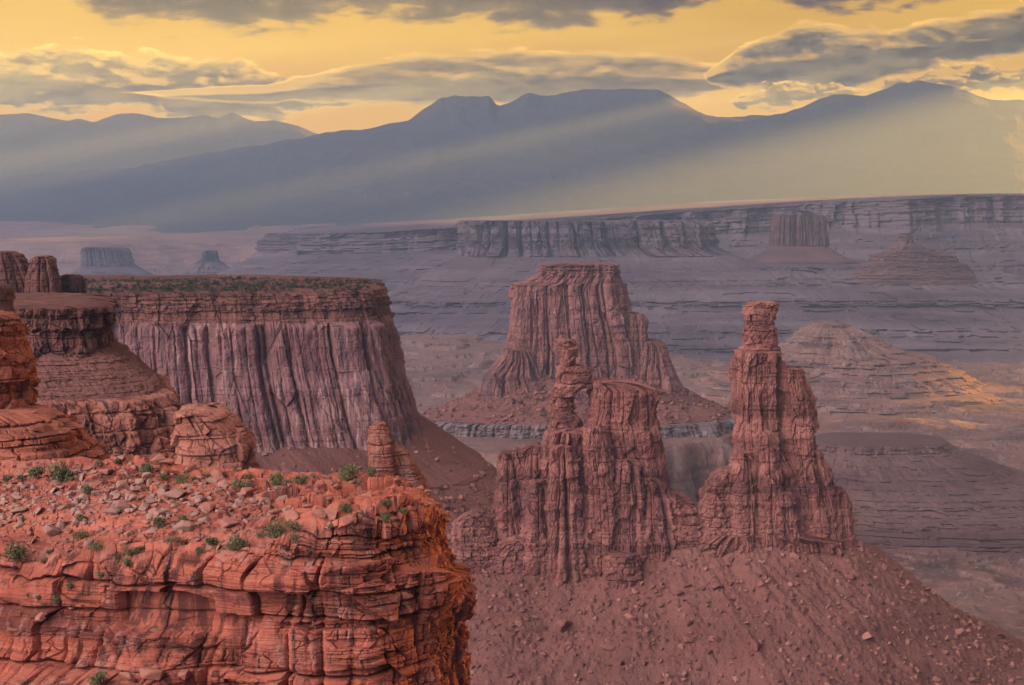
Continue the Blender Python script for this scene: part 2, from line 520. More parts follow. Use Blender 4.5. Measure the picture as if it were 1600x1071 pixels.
M['ledge'] = sandstone('ledge_sandstone', [(0.20, 0.07, 0.05), (0.33, 0.12, 0.08), (0.40, 0.17, 0.12)], bed=3.0, streak=0.7, varnish=(0.05, 0.022, 0.024), pale=(0.36, 0.22, 0.19), pale_amt=0.35, grain=0.5, sx=3.0)
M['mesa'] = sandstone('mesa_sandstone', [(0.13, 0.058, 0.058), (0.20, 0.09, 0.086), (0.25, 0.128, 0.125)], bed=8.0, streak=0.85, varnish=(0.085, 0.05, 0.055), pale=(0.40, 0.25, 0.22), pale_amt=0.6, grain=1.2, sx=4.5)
M['cap'] = sandstone('caprock_sandstone', [(0.06, 0.026, 0.024), (0.13, 0.054, 0.044), (0.20, 0.085, 0.066)], bed=4.0, streak=0.6, varnish=(0.05, 0.025, 0.025), grain=1.0)
M['spire'] = sandstone('spire_sandstone', [(0.085, 0.033, 0.032), (0.22, 0.082, 0.07), (0.32, 0.135, 0.11)], bed=6.0, streak=0.6, varnish=(0.11, 0.05, 0.048), pale=(0.38, 0.17, 0.12), pale_amt=0.5, grain=1.0, sx=4.0, bump=0.5)
M['talus'] = sandstone('talus_rubble', [(0.105, 0.041, 0.035), (0.165, 0.066, 0.054), (0.22, 0.096, 0.08)], bed=14.0, streak=0.25, grain=1.0, smear=0.5, bump=0.8)
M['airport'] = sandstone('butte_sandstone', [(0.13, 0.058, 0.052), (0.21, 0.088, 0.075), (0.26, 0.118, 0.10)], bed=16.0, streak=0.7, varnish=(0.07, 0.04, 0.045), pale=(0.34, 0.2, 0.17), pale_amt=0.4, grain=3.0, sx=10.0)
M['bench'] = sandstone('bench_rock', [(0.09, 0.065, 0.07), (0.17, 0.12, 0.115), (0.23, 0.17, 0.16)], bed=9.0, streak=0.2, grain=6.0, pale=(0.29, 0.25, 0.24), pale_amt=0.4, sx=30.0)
M['ground'] = sandstone('basin_rock', [(0.06, 0.032, 0.03), (0.16, 0.08, 0.065), (0.22, 0.115, 0.09), (0.14, 0.085, 0.075)], bed=5.0, streak=0.25, varnish=(0.12, 0.09, 0.085), grain=5.0, specks=True, pale=(0.30, 0.21, 0.18), pale_amt=0.4, sx=40.0)
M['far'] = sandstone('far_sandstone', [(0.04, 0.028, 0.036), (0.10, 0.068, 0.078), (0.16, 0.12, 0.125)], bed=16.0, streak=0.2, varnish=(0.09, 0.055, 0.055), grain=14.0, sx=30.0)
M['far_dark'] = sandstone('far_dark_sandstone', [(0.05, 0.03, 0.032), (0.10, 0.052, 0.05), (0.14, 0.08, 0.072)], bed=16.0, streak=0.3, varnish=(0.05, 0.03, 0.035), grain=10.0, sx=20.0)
M['mountain'] = sandstone('mountain_forest_rock', [(0.025, 0.03, 0.025), (0.04, 0.042, 0.036), (0.06, 0.055, 0.045)], bed=220.0, streak=0.3, varnish=(0.04, 0.05, 0.04), grain=60.0)

def leaf_mat(name, lo, hi):
    m, n, b = new_mat(name)
    oi = n.node('ShaderNodeObjectInfo')
    g = n.node('ShaderNodeNewGeometry')
    f = E(n, g.outputs['Random Per Island'])
    r = E(n, oi.outputs['Random'])
    n._in(b.inputs['Base Color'], n.mix((f * 0.7 + r * 0.3).clamp(), lo, hi))
    b.inputs['Roughness'].default_value = 0.8
    return m
M['rubble'] = leaf_mat('slope_rubble', (0.07, 0.028, 0.024), (0.32, 0.14, 0.11))

# ------------------------------------------------------------------ far setting: mountains, plain, rim
def interp_pts(pts, x):
    p = np.array(pts, float)
    return np.interp(x, p[:, 0], p[:, 1])

def mountain_sheet(name, sil, D, D0, zfoot, seed, label_amp=1.0, nx=900, ny=150):
    px = np.linspace(-700, 2300, nx)
    py = interp_pts(sil, px)
    crest = np.array([pix(a, b, D)[2] for a, b in zip(px, py)])
    xw = (px - 800) / FPX * D
    t = np.concatenate([np.linspace(0, 1, ny), np.linspace(1, 1.35, 30)[1:]])
    T, Xw = np.meshgrid(t, xw, indexing='ij')
    Yw = D0 + (D - D0) * T
    kk = np.hanning(141); kk /= kk.sum()
    broad = np.convolve(np.pad(crest, 70, mode='edge'), kk, 'valid')
    H = broad[None, :] + (crest - broad)[None, :] * sstep(0.88, 1.0, T) - zfoot
    prof = np.where(T <= 1, 0.18 * T + 0.82 * T ** 2.1, 1 - (T - 1) * 1.6)
    rough = fbm(Xw / 1500, Yw / 1500, seed, 6, 0.55, ridged=True)
    wob = np.clip(np.minimum(T, 2 - T) * 2, 0, 1) * (1 - sstep(0.93, 1.0, T) * (T <= 1.0) * 0.98) * (T <= 1)
    Z = zfoot + H * prof + rough * (16 + 0.06 * H) * wob
    Z = np.where(T > 1, np.minimum(Z, crest[None] - (T - 1) * 900), Z)
    Xs = Xw * (Yw / D) ** 0.6
    return mesh_obj(name, np.stack([Xs, Yw, Z], -1).reshape(-1, 3), grid_faces(len(t), nx), M['mountain'], smooth=False)

def jag(pts, seed, amp):
    """fine wobble on an outline"""
    out = []
    r = np.random.RandomState(seed)
    p = np.array(pts, float)
    for x in np.arange(p[0, 0], p[-1, 0], 6):
        y = np.interp(x, p[:, 0], p[:, 1]) + amp * float(fbm(np.array([x / 26.0]), np.array([seed * 1.0]), np.array([0.5]), 4)[0])
        out.append((x, y))
    return out

SIL_MAIN = [(-700, 330), (200, 262), (400, 228), (500, 209), (560, 202), (640, 189), (665, 170), (690, 153), (710, 148), (765, 148), (778, 167), (797, 160), (825, 146),
            (850, 150), (880, 143), (930, 140), (1000, 138), (1030, 141), (1060, 160), (1105, 181), (1150, 184), (1220, 177), (1270, 158), (1300, 147),
            (1350, 149), (1375, 137), (1400, 127), (1440, 126), (1480, 137), (1540, 155), (1600, 158), (1680, 178), (1800, 240), (1950, 300), (2300, 320)]
SIL_LEFT = [(-700, 210), (-200, 190), (0, 180), (50, 177), (110, 189), (130, 186), (150, 191), (190, 178), (215, 176), (250, 185), (290, 183), (325, 181), (345, 186),
            (365, 176), (400, 190), (430, 187), (470, 199), (500, 209), (600, 230), (800, 260), (2300, 300)]
tag(mountain_sheet('mountains', jag(SIL_MAIN, 5, 6.0), 14000, 10600, -260, 3.1), kind='structure')
tag(mountain_sheet('mountains', jag(SIL_LEFT, 9, 3.0), 15800, 13200, -200, 8.4, nx=700, ny=90), kind='structure')

def smooth_terr(h, step, sharp=0.7, keep=0.3):
    t = h / step
    i = np.floor(t); f = t - i
    return (i + keep * f + (1 - keep) * sstep(sharp, 1.0, f)) * step

def ground_z(x, y):
    base = -470 + 0 * x
    wx = x + 60 * fbm(x / 160, y / 160, 8.8, 3); wy = y + 60 * fbm(x / 160, y / 160, 18.8, 3)
    h = 70 * fbm(x / 1300, y / 1300, 2.2, 3) + 40 * fbm(wx / 420, wy / 420, 7.7, 4) + 14 * fbm(wx / 110, wy / 110, 1.7, 5, .55, ridged=True)
    h = h + 30 * sstep(3000, 5000, y)
    near = sstep(4200, 2600, y)
    z1 = smooth_terr(h, 16, 0.80, 0.45)
    z2 = smooth_terr(h, 5.0, 0.72, 0.4)
    z = base + z1 * (1 - near) + z2 * near
    z = z + 1.6 * fbm(x / 18, y / 18, 4.4, 4) * sstep(6000, 2500, y)
    # bench that carries the big butte
    r = np.hypot((x - 35) / 330, (y - 2600) / 330) + 0.16 * fbm(x / 120, y / 120, 9.1, 4)
    m = sstep(1.0, 0.90, r)
    z = z + m * np.maximum(-338 - z, 0)
    # far step left: cliff line and plateau beyond
    dd = y + 700 * fbm(x / 1500, y / 1500, 5.5, 4)
    up = sstep(9350, 9500, dd) * 0.55 + sstep(8700, 9350, dd) * 0.45
    z2 = -215 + 25 * fbm(x / 800, y / 800, 3.9, 4) + 110 * sstep(10200, 13000, y) + 45 * sstep(11000, 11600, y + 500 * fbm(x / 900, 0.3, 6.6, 3)) * fbm(x / 700, y / 900, 12.2, 4)
    z = z * (1 - up) + z2 * up
    return z

def build_ground():
    nr, nc = 1000, 900
    D = np.concatenate([np.concatenate([np.geomspace(260, 1500, 60, endpoint=False), np.geomspace(1500, 7000, nr - 220)]), np.geomspace(7000, 16000, 161)[1:]])
    px = np.linspace(-700, 2300, nc)
    Y = np.repeat(D[:, None], nc, 1)
    X = (px[None] - 800) / FPX * Y
    X = X * (1 + 0.0 * Y)
    Z = ground_z(X, Y)
    inner = mesh_obj('ground', np.stack([X, Y, Z], -1).reshape(-1, 3), grid_faces(len(D), nc), M['ground'])
    return tag(inner, kind='structure')
build_ground()

def far_wall():
    # great rim across the valley: stepped cliffs over long shale slopes
    Dr = 7000
    keys = [(368, 425, 3400, 1.0, 0), (372, 415, 3400, 1.0, 0), (400, 413, 3400, 1.0, 30), (405, 410, 3400, 1.0, 60), (425, 385, 3420, 1.0, 330), (432, 372, 3430, 1.0, 420),
            (440, 366, 3440, 1.0, 440), (470, 290, 3460, 1.0, 900), (474, 285, 3460, 1.0, 1000), (482, 280, 3460, 1.0, 1010), (505, 220, 3480, 1.0, 1650), (512, 200, 3490, 1.0, 1680), (532, 130, 3500, 1.0, 2300), (570, 0, 3550, 1.0, 3300)]
    def disp(s, z, th):
        big = 420 * fbm(s / 1500, z / 3000, 2.0, 4, ridged=True) * 0.6 + 60 * fbm(s / 500, z / 900, 6.0, 2, ridged=True)
        zc = pix(800, 368, Dr)[2]; z0 = pix(800, 405, Dr)[2]
        cl = sstep(z0 - 10, z0 + 20, z)
        f = chunks(s, z, 130, 260, 5) * 70 + chunks(s, z, 40, 130, 8) * 26
        tal = 16 * fbm(s / 110, z / 120, 3.0, 5, ridged=True)
        off, gr, li = blocks(s, z, 11, 60, 21, 0.3)
        return big + f * cl + tal * (1 - cl) + (off - .5) * 34 + gr * 10
    def post(V):
        x = V[:, 0]; k = sstep(-1200, 2300, x)
        w = sstep(-420, -140, V[:, 2])
        V[:, 2] += k * 165 * w
        return V
    V, F = loft(keys, Dr, 3000, 1700, 210, disp, n=9, yoff=3000, cap=14, front=0.8, post=post, capbump=18)
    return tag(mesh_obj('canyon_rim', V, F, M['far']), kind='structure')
far_wall()

# ------------------------------------------------------------------ rock bodies
def rock_disp(fl=(), bl=(), fb=(), ch=(), capz=None, capb=None, base=None):
    """sum of flutes (width, amp), blocks (bed, width, amp, seed) and noise (scale, amp)"""
    def f(s, z, th):
        d = np.zeros_like(s)
        for w, a, sd, H in fl:
            q = (flutes(s, z, w, sd, H) - 0.65) * a
            if capz is not None:
                q = q * (1 - sstep(capz - 4, capz, z))
            if base is not None:
                q = q * sstep(base - 6, base + 4, z)
            d = d + q
        for lh, bw, a, g, sd in bl:
            off, gr, li = blocks(s, z, lh, bw, sd)
            d = d + (off - 0.5) * a + (gr - 0.8) * g
        for w, h, a, sd in ch:
            q = a * chunks(s, z, w, h, sd)
            if base is not None:
                q = q * (0.25 + 0.75 * sstep(base - 6, base + 4, z))
            d = d + q
        if capz is not None and capb:
            lh, bw, a, g, sd = capb
            off, gr, li = blocks(s, z, lh, bw, sd)
            d = d + ((off - 0.5) * a + (gr - 0.8) * g) * sstep(capz - 3, capz + 1, z)
        for sc, a, sd in fb:
            d = d + a * fbm(s / sc, z / sc, sd, 5)
        return d
    return f

# ---- distant promontory, buttes on the far side
def far_butte(name, keys, D, b, disp, mat, label, cat, nth=420, nz=90, n=3.0, group=None, post=None):
    V, F = loft(keys, D, b, nth, nz, disp, n=n, cap=6, post=post, capbump=1.5)
    o = mesh_obj(name, V, F, mat)
    return tag(o, label, cat, group)

far_butte('mesa', [(345, 740, 1092, 0.7), (347, 736, 1098, 0.72), (385, 735, 1110, .75, 0), (398, 728, 1135, .78, 30), (400, 722, 1150, .8, 60), (412, 700, 1170, .95, 150), (425, 670, 1200, 1.1, 220), (460, 640, 1230, 1.2, 320)], 6450, 300,
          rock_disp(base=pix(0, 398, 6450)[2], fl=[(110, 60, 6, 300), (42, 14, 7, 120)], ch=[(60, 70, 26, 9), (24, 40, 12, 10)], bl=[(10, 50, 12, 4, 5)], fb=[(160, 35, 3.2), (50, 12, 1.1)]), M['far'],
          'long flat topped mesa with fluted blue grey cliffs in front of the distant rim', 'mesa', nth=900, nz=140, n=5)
def shale_slope():
    V, F = loft([(408, 720, 1490, 1, 0), (411, 705, 1505, 1, 40), (426, 680, 1530, 1, 160), (429, 676, 1534, 1, 170), (455, 630, 1580, 1, 480), (459, 626, 1584, 1, 490), (500, 560, 1660, 1, 980), (503, 556, 1664, 1, 990), (575, 440, 1800, 1, 1700)], 6450, 300, 1300, 150,
                lambda s, z, th: 60 * fbm(s / 420, z / 700, 6.0, 3, ridged=True) + 14 * fbm(s / 80, z / 90, 3.0, 5, ridged=True) + (blocks(s, z, 15, 90, 23, .3)[0] - .5) * 60 + (blocks(s, z, 6, 40, 24, .3)[0] - .5) * 18, n=6, cap=10, capbump=6)
    return tag(mesh_obj('canyon_slope', V, F, M['far']), kind='structure')
shale_slope()
far_butte('butte', [(336, 1222, 1272), (338, 1213, 1280), (345, 1211, 1283), (384, 1208, 1287, 1.05), (386, 1204, 1292, 1.2), (398, 1188, 1312, 1.9), (410, 1168, 1332, 2.6), (440, 1140, 1370, 3.4)], 6350, 75,
          rock_disp(base=pix(0, 384, 6350)[2], fl=[(30, 20, 13, 200), (11, 8, 14, 80)], fb=[(60, 9, 3.2), (20, 4, 2.2)]), M['far_dark'],
          'square fluted butte on a talus skirt standing before the distant rim', 'butte', n=4)
far_butte('butte', [(367, 1411, 1417), (372, 1408, 1420), (378, 1405, 1424), (383, 1399, 1434), (393, 1384, 1456), (398, 1366, 1490), (400, 1362, 1494), (409, 1360, 1497), (412, 1348, 1506), (424, 1335, 1518), (470, 1320, 1535)], 5950, 70,
          rock_disp(bl=[(6, 24, 9, 3, 25)], fb=[(50, 10, 5.2), (20, 4, 1.1)]), M['far_dark'],
          'low ridge crowned by a tiny stone knob at the right under the distant rim', 'butte', n=2.6)
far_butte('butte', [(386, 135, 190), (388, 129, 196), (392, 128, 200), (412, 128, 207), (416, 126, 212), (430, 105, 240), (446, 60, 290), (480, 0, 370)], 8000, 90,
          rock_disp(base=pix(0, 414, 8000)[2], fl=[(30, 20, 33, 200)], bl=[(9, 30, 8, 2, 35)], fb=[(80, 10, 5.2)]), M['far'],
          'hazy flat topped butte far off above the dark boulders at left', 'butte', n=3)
far_butte('butte', [(392, 321, 336), (394, 318, 338), (404, 317, 339), (408, 310, 344), (424, 292, 366), (440, 262, 400), (480, 200, 470)], 7900, 40,
          rock_disp(base=pix(0, 404, 7900)[2], fl=[(14, 10, 43, 120)], bl=[(8, 20, 8, 2, 45)], fb=[(50, 8, 5.2)]), M['far'],
          'tiny hazy pinnacle on a cone between the far butte and the rim', 'butte', nth=260, nz=60, n=2.5)
far_butte('hill', [(505, 1275, 1315, .5), (509, 1268, 1330, .6), (520, 1250, 1352, .9), (535, 1228, 1380, 1.2), (550, 1200, 1412, 1.5), (553, 1190, 1445, 1.6), (575, 1150, 1480, 2.0), (578, 1120, 1495, 2.1), (600, 1085, 1530, 2.5), (603, 1060, 1560, 2.7), (628, 1020, 1600, 3.2), (690, 900, 1750, 4.2)], 4000, 130,
          rock_disp(bl=[(7, 40, 14, 5, 55)], fb=[(110, 32, 5.2), (30, 8, 2.2)]), M['ground'],
          'broad conical hill with stepped ledges behind the tall right spire', 'hill', nth=700, nz=130, n=2.0)
far_butte('mesa', [(686, 1275, 1470, .8), (688, 1262, 1476, .85), (698, 1255, 1484, .87), (702, 1250, 1492, .95), (716, 1235, 1530, 1.25), (735, 1225, 1580, 1.6), (752, 1200, 1640, 2.0), (785, 1180, 1760, 2.4), (860, 1100, 2000, 3.2)], 2450, 90,
          rock_disp(bl=[(3.5, 26, 7, 2.5, 65)], fb=[(60, 12, 5.2), (14, 3, 2.2)]), M['far_dark'],
          'low dark rimmed mesa with gullied slopes to the right of the tall spire', 'mesa', nth=700, nz=130, n=2.6)

def slope_rubble(V, D, n, smin, smax, seed, root, ymax=None):
    r = np.random.RandomState(seed)
    f = V[V[:, 1] < (ymax or D)]
    mb = MB()
    for i in r.randint(0, len(f), n):
        q = smin + (smax - smin) * r.rand() ** 4
        v = r.randn(9, 3); v /= np.linalg.norm(v, axis=1)[:, None]
        k = QUAD_CHIPS[r.randint(len(QUAD_CHIPS))]
        mb.add(k @ rotm(r, .8).T * q + f[i] + [0, -q * .15, q * .15], CHIP_F)
    return tag(child(mb.build('rubble', M['rubble']), root), kind='stuff')
def rotm(r, flat=.35):
    a = r.rand() * 6.28; b = (r.rand() - .5) * 2 * flat; c = (r.rand() - .5) * 2 * flat
    return np.array(Matrix.Rotation(a, 3, 'Z') @ Matrix.Rotation(b, 3, 'X') @ Matrix.Rotation(c, 3, 'Y'))
_r = np.random.RandomState(77)
_cube = np.array([[x, y, z] for z in (-.5, .5) for y in (-.5, .5) for x in (-.5, .5)])
CHIP_F = np.array([[0, 2, 3, 1], [4, 5, 7, 6], [0, 1, 5, 4], [2, 6, 7, 3], [0, 4, 6, 2], [1, 3, 7, 5]])
QUAD_CHIPS = [(_cube + (_r.rand(8, 3) - .5) * .45) * [1, .8, .65] for k in range(12)]

# ---- the big butte behind the arch spire
def big_butte():
    D = 2600
    root = empty('butte', tuple(pix(900, 650, D)), 'massive flat topped butte on a wide talus cone behind the arch spire', 'butte')
    mb = MB()
    top = pix(900, 440, D)[2]
    dp = rock_disp(fl=[(32, 11, 130, 150), (12, 3.4, 131, 60), (5, .9, 134, 30)], ch=[(22, 50, 5.5, 135), (10, 22, 3.4, 132), (4, 8, 1.3, 133)], bl=[(10, 18, 2.5, 1.5, 103)], fb=[(40, 5, 3.3), (9, 1.5, 3.9)], capz=top, capb=(5, 12, 6, 2.5, 104))
    mb.add(*loft([(412, 872, 955, .8), (414, 846, 964, .85), (428, 844, 966, .88), (440, 825, 970, .9), (444, 809, 970, .95), (452, 807, 971, .96), (470, 806, 975, .97), (500, 803, 984, 1.0), (540, 800, 996, 1.0), (580, 792, 1004, 1.02), (620, 786, 1010, 1.02)], D, 58, 700, 300, dp, n=3.2, capbump=2))
    mb.add(*loft([(490, 984, 996), (494, 980, 1000), (500, 978, 1003), (540, 975, 1008), (620, 970, 1020)], D - 12, 30, 220, 120, dp, n=2.4))
    mb.add(*loft([(532, 1005, 1022), (540, 1000, 1034), (556, 995, 1040), (575, 985, 1048), (590, 980, 1056), (625, 960, 1070)], D - 16, 34, 260, 120, dp, n=2.4))
    mb.add(*loft([(545, 796, 830), (560, 790, 840), (585, 764, 860), (605, 758, 880), (625, 750, 900)], D - 30, 36, 300, 120, dp, n=2.6))
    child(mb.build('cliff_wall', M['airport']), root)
    V, F = loft([(585, 800, 1010, .98), (592, 772, 1040, 1.1), (603, 752, 1062, 1.25), (618, 730, 1090, 1.5), (634, 695, 1125, 1.8), (646, 655, 1152, 2.05), (651, 640, 1160, 2.12), (690, 625, 1175, 2.2)], D, 66, 700, 170,
                rock_disp(bl=[(5, 18, 4, 1.5, 111)], fb=[(45, 9, 1.3), (12, 3.5, 2.3), (4, 1.6, 4.3)]), n=2.2)
    child(mesh_obj('talus_slope', V, F, M['talus']), root)
    slope_rubble(V, D, 2600, 1.5, 7, 5, root)
    V, F = loft([(647, 645, 1156, 1.0), (651, 636, 1166, 1.02), (668, 632, 1172, 1.05), (672, 625, 1178, 1.1), (716, 590, 1215, 1.35), (738, 585, 1220, 1.38), (790, 520, 1300, 1.8)], D, 142, 700, 150,
                rock_disp(fl=[(20, 8, 121, 100), (8, 3, 123, 40)], bl=[(5, 20, 7, 2.5, 122)], fb=[(70, 22, 1.3), (24, 10, 2.3), (8, 4, 4.3)]), n=2.4)
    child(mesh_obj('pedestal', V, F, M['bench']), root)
big_butte()

# ---- the long mesa with the sheer wall
def long_mesa():
    D = 1100
    root = empty('mesa', tuple(pix(300, 700, D)), 'long mesa with a sheer streaked wall and shrub dotted flat top', 'mesa')
    Z = lambda py: pix(600, py, D)[2]
    cz = Z(505)
    def big(s, z, th):
        return -3 + 7 * fbm(s / 70, z / 500, 4.4, 3, ridged=True)
    core = rock_disp(fl=[(26, 6.5, 201, 130), (9, 2.0, 202, 50), (3.6, .45, 205, 26)], ch=[(15, 42, 2.4, 221), (6, 16, 1.1, 224), (2.5, 6, .45, 222)], bl=[(8.0, 14, .7, .5, 203)], fb=[(20, 2.5, 3.3), (4, .6, 3.9)], capz=cz, capb=(2.6, 7, 3.8, 1.6, 204))
    V, F = loft([(459, -420, 592, 1), (461, -425, 597, 1), (470, -425, 600, 1, 1), (490, -430, 606, 1, 3), (510, -430, 610, 1, 5), (560, -430, 617, 1, 6), (620, -440, 632, 1.0, 10), (690, -450, 652, 1.0, 14), (740, -460, 668, 1.0, 18)],
                D, 130, 1500, 330, lambda s, z, th: core(s, z, th) + big(s, z, th), n=5, yoff=130, cap=30, front=0.78, capbump=3.5, lean=-0.085)
    fz = V[F[:, 0], 2] > cz
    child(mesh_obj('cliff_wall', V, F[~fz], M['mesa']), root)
    child(mesh_obj('caprock', V, F[fz], M['cap']), root)
    V, F = loft([(676, -450, 640, 1), (692, -460, 668, 1, 12), (720, -480, 720, 1.05, 40), (745, -490, 765, 1.08, 60), (800, -510, 830, 1.1, 85), (900, -520, 930, 1.1, 130)],
                D, 130, 900, 220, rock_disp(bl=[(5, 12, 2.0, .8, 211), (1.6, 3, .9, .5, 212)], fb=[(40, 7, 1.3), (10, 2.6, 2.3), (3, 1.3, 4.3)]), n=3.2, yoff=130, cap=4, lean=-0.085)
    child(mesh_obj('talus_slope', V, F, M['talus']), root)
    slope_rubble(V, D, 3000, .7, 4.5, 6, root, D + 60)
    return root
long_mesa()

# boulders on top of the mesa at the left
for keys, lab, D, b in (
        ([(394, -10, 22), (397, -40, 30), (415, -60, 44), (440, -70, 52), (475, -80, 60)], 'leftmost dark domed boulder on the skyline at the left edge', 820, 9),
        ([(401, 62, 76), (406, 55, 82), (420, 48, 86), (436, 44, 92), (475, 40, 95)], 'dark pointed boulder on the skyline between the dome and the small one', 815, 7),
        ([(430, 102, 122), (433, 98, 127), (441, 97, 129), (470, 96, 130)], 'smallest dark round boulder on the skyline, right of the pointed one', 830, 5)):
    V, F = loft(keys, D, b, 200, 90, rock_disp(fl=[(3.5, 2.2, 301, 14)], bl=[(3, 5, 1.0, .7, 302)], fb=[(6, 1.3, 3.1), (1.5, .4, 2.2)]), n=2.3, capbump=.6)
    tag(mesh_obj('boulder', V, F, M['cap']), lab, 'boulder', 'dark boulders on the skyline')

# ---- mid-left stepped ledge
def left_ledge():
    D = 470
    root = empty('stepped_cliff', tuple(pix(100, 700, D)), 'stepped cliff with a dark caprock, rubble slope and lower wall at the left', 'cliff')
    cb = rock_disp(ch=[(4, 7, 2.4, 451), (1.6, 2.2, .8, 452), (.7, .8, .25, 453)], bl=[(2.6, 5, 1.2, .8, 402)], fb=[(5, .7, 3.3), (1.2, .2, 3.5)])
    V, F = loft([(482, -260, 166, 1, 0), (485, -262, 174, 1, 0), (515, -262, 173, 1, 0), (520, -262, 166, 1, -1), (552, -262, 170, 1, 1), (600, -262, 180, 1, 2)], D, 40, 800, 200, cb, n=4.5, yoff=40, cap=16, capbump=1.4, lean=-0.24)
    child(mesh_obj('caprock', V, F, M['cap']), root)
    V, F = loft([(545, -262, 160, 1, -3), (552, -262, 182, 1, 1), (575, -262, 214, 1.1, 6), (600, -262, 246, 1.15, 11), (616, -262, 262, 1.2, 15)], D, 40, 800, 160,
                rock_disp(bl=[(1.6, 4, 1.8, .6, 411), (.6, 1.4, .7, .35, 412)], fb=[(8, 1.8, 3.3), (2.2, .8, 3.5), (.8, .25, 3.9)]), n=3.2, yoff=40, cap=3, lean=-0.24)
    child(mesh_obj('talus_slope', V, F, M['talus']), root)
    V, F = loft([(612, -262, 255, 1.2, 15), (616, -262, 266, 1.2, 17), (640, -262, 278, 1.2, 17.5), (690, -262, 284, 1.2, 18), (760, -262, 292, 1.2, 19)], D, 40, 900, 200,
                rock_disp(ch=[(6, 8, 2.6, 461), (2.4, 3, 1.0, 462), (1, 1.2, .35, 463)], bl=[(3.0, 6, 1.6, .9, 422)], fb=[(9, 1.3, 3.3), (1.2, .2, 3.5)]), n=3.6, yoff=40, cap=6, capbump=.6, lean=-0.24)
    child(mesh_obj('cliff_wall', V, F, M['ledge']), root)
left_ledge()
V, F = loft([(638, 290, 330), (643, 284, 352), (655, 282, 368), (660, 280, 374), (688, 280, 393), (720, 280, 396), (780, 275, 400)], 430, 12, 420, 170,
            rock_disp(ch=[(5, 4, 1.8, 471), (2, 2, .6, 472)], bl=[(2.2, 7, 1.3, .7, 432)], fb=[(6, .8, 3.3), (1, .15, 3.5)]), n=3.4, capbump=.8)
tag(mesh_obj('rock_outcrop', V, F, M['ledge']), 'low square shouldered outcrop right of the stepped cliff, below the sheer wall', 'rock outcrop')

# ---- orange tower at the left edge
def orange_tower():
    D = 190
    mb = MB()
    r = rock_disp(ch=[(2.5, 2.2, .9, 521), (1, .9, .3, 522)], bl=[(1.8, 3.5, .6, .5, 501)], fb=[(3.5, .9, 3.3), (.9, .2, 3.5)])
    r2 = rock_disp(ch=[(2.2, 1.6, .6, 531), (.8, .8, .2, 532)], bl=[(2.4, 3.2, 1.0, .9, 502)], fb=[(3.5, .4, 3.3), (.7, .12, 3.5)])
    mb.add(*loft([(490, -70, 14), (496, -80, 26), (512, -85, 33), (522, -85, 33), (540, -90, 30), (556, -90, 37), (574, -95, 42), (600, -95, 45), (640, -100, 47), (700, -100, 50)], D, 5, 420, 260, r, n=2.6, capbump=.4))
    mb.add(*loft([(640, -150, 60, .8), (652, -160, 92, .9), (664, -160, 104, 1), (668, -160, 118, 1.05), (690, -160, 124, 1.1), (694, -165, 134, 1.15), (715, -165, 146, 1.25), (760, -170, 160, 1.3)], D - 3, 8, 560, 200, r2, n=3.0, cap=6, capbump=.4))
    return tag(mb.build('rock_tower', M['tower']), 'orange weathered rock tower on a blocky plinth at the left edge', 'rock tower')
orange_tower()
V, F = loft([(446, -20, 12), (450, -30, 18), (462, -34, 21), (480, -36, 20), (500, -40, 24)], 430, 5, 160, 80, rock_disp(bl=[(1.4, 3, .6, .4, 511)], fb=[(3, .6, 3.3)]), n=2.3, capbump=.5)
tag(mesh_obj('boulder', V, F, M['cap']), 'brown boulder perched on the dark caprock at the left edge', 'boulder')

# ---- small pinnacle behind the near cliff
mb = MB()
r = rock_disp(bl=[(1.0, 2.5, .5, .35, 601), (.4, 1, .12, .1, 602)], fb=[(3, .5, 3.3), (.7, .12, 3.5)])
mb.add(*loft([(660, 588, 602), (664, 584, 604), (668, 579, 606), (684, 578, 610), (688, 576, 614), (720, 577, 620), (800, 570, 640)], 232, 1.9, 240, 170, r, n=2.8, cap=5, capbump=.2))
mb.add(*loft([(698, 596, 622), (704, 590, 634), (720, 585, 645), (735, 584, 655), (765, 584, 668), (800, 584, 690), (860, 584, 700)], 233.5, 2.6, 300, 170, r, n=2.6, cap=5, capbump=.3))
tag(mb.build('pinnacle', M['ledge']), 'short layered pinnacle rising behind the shrubby back edge of the near cliff', 'pinnacle')

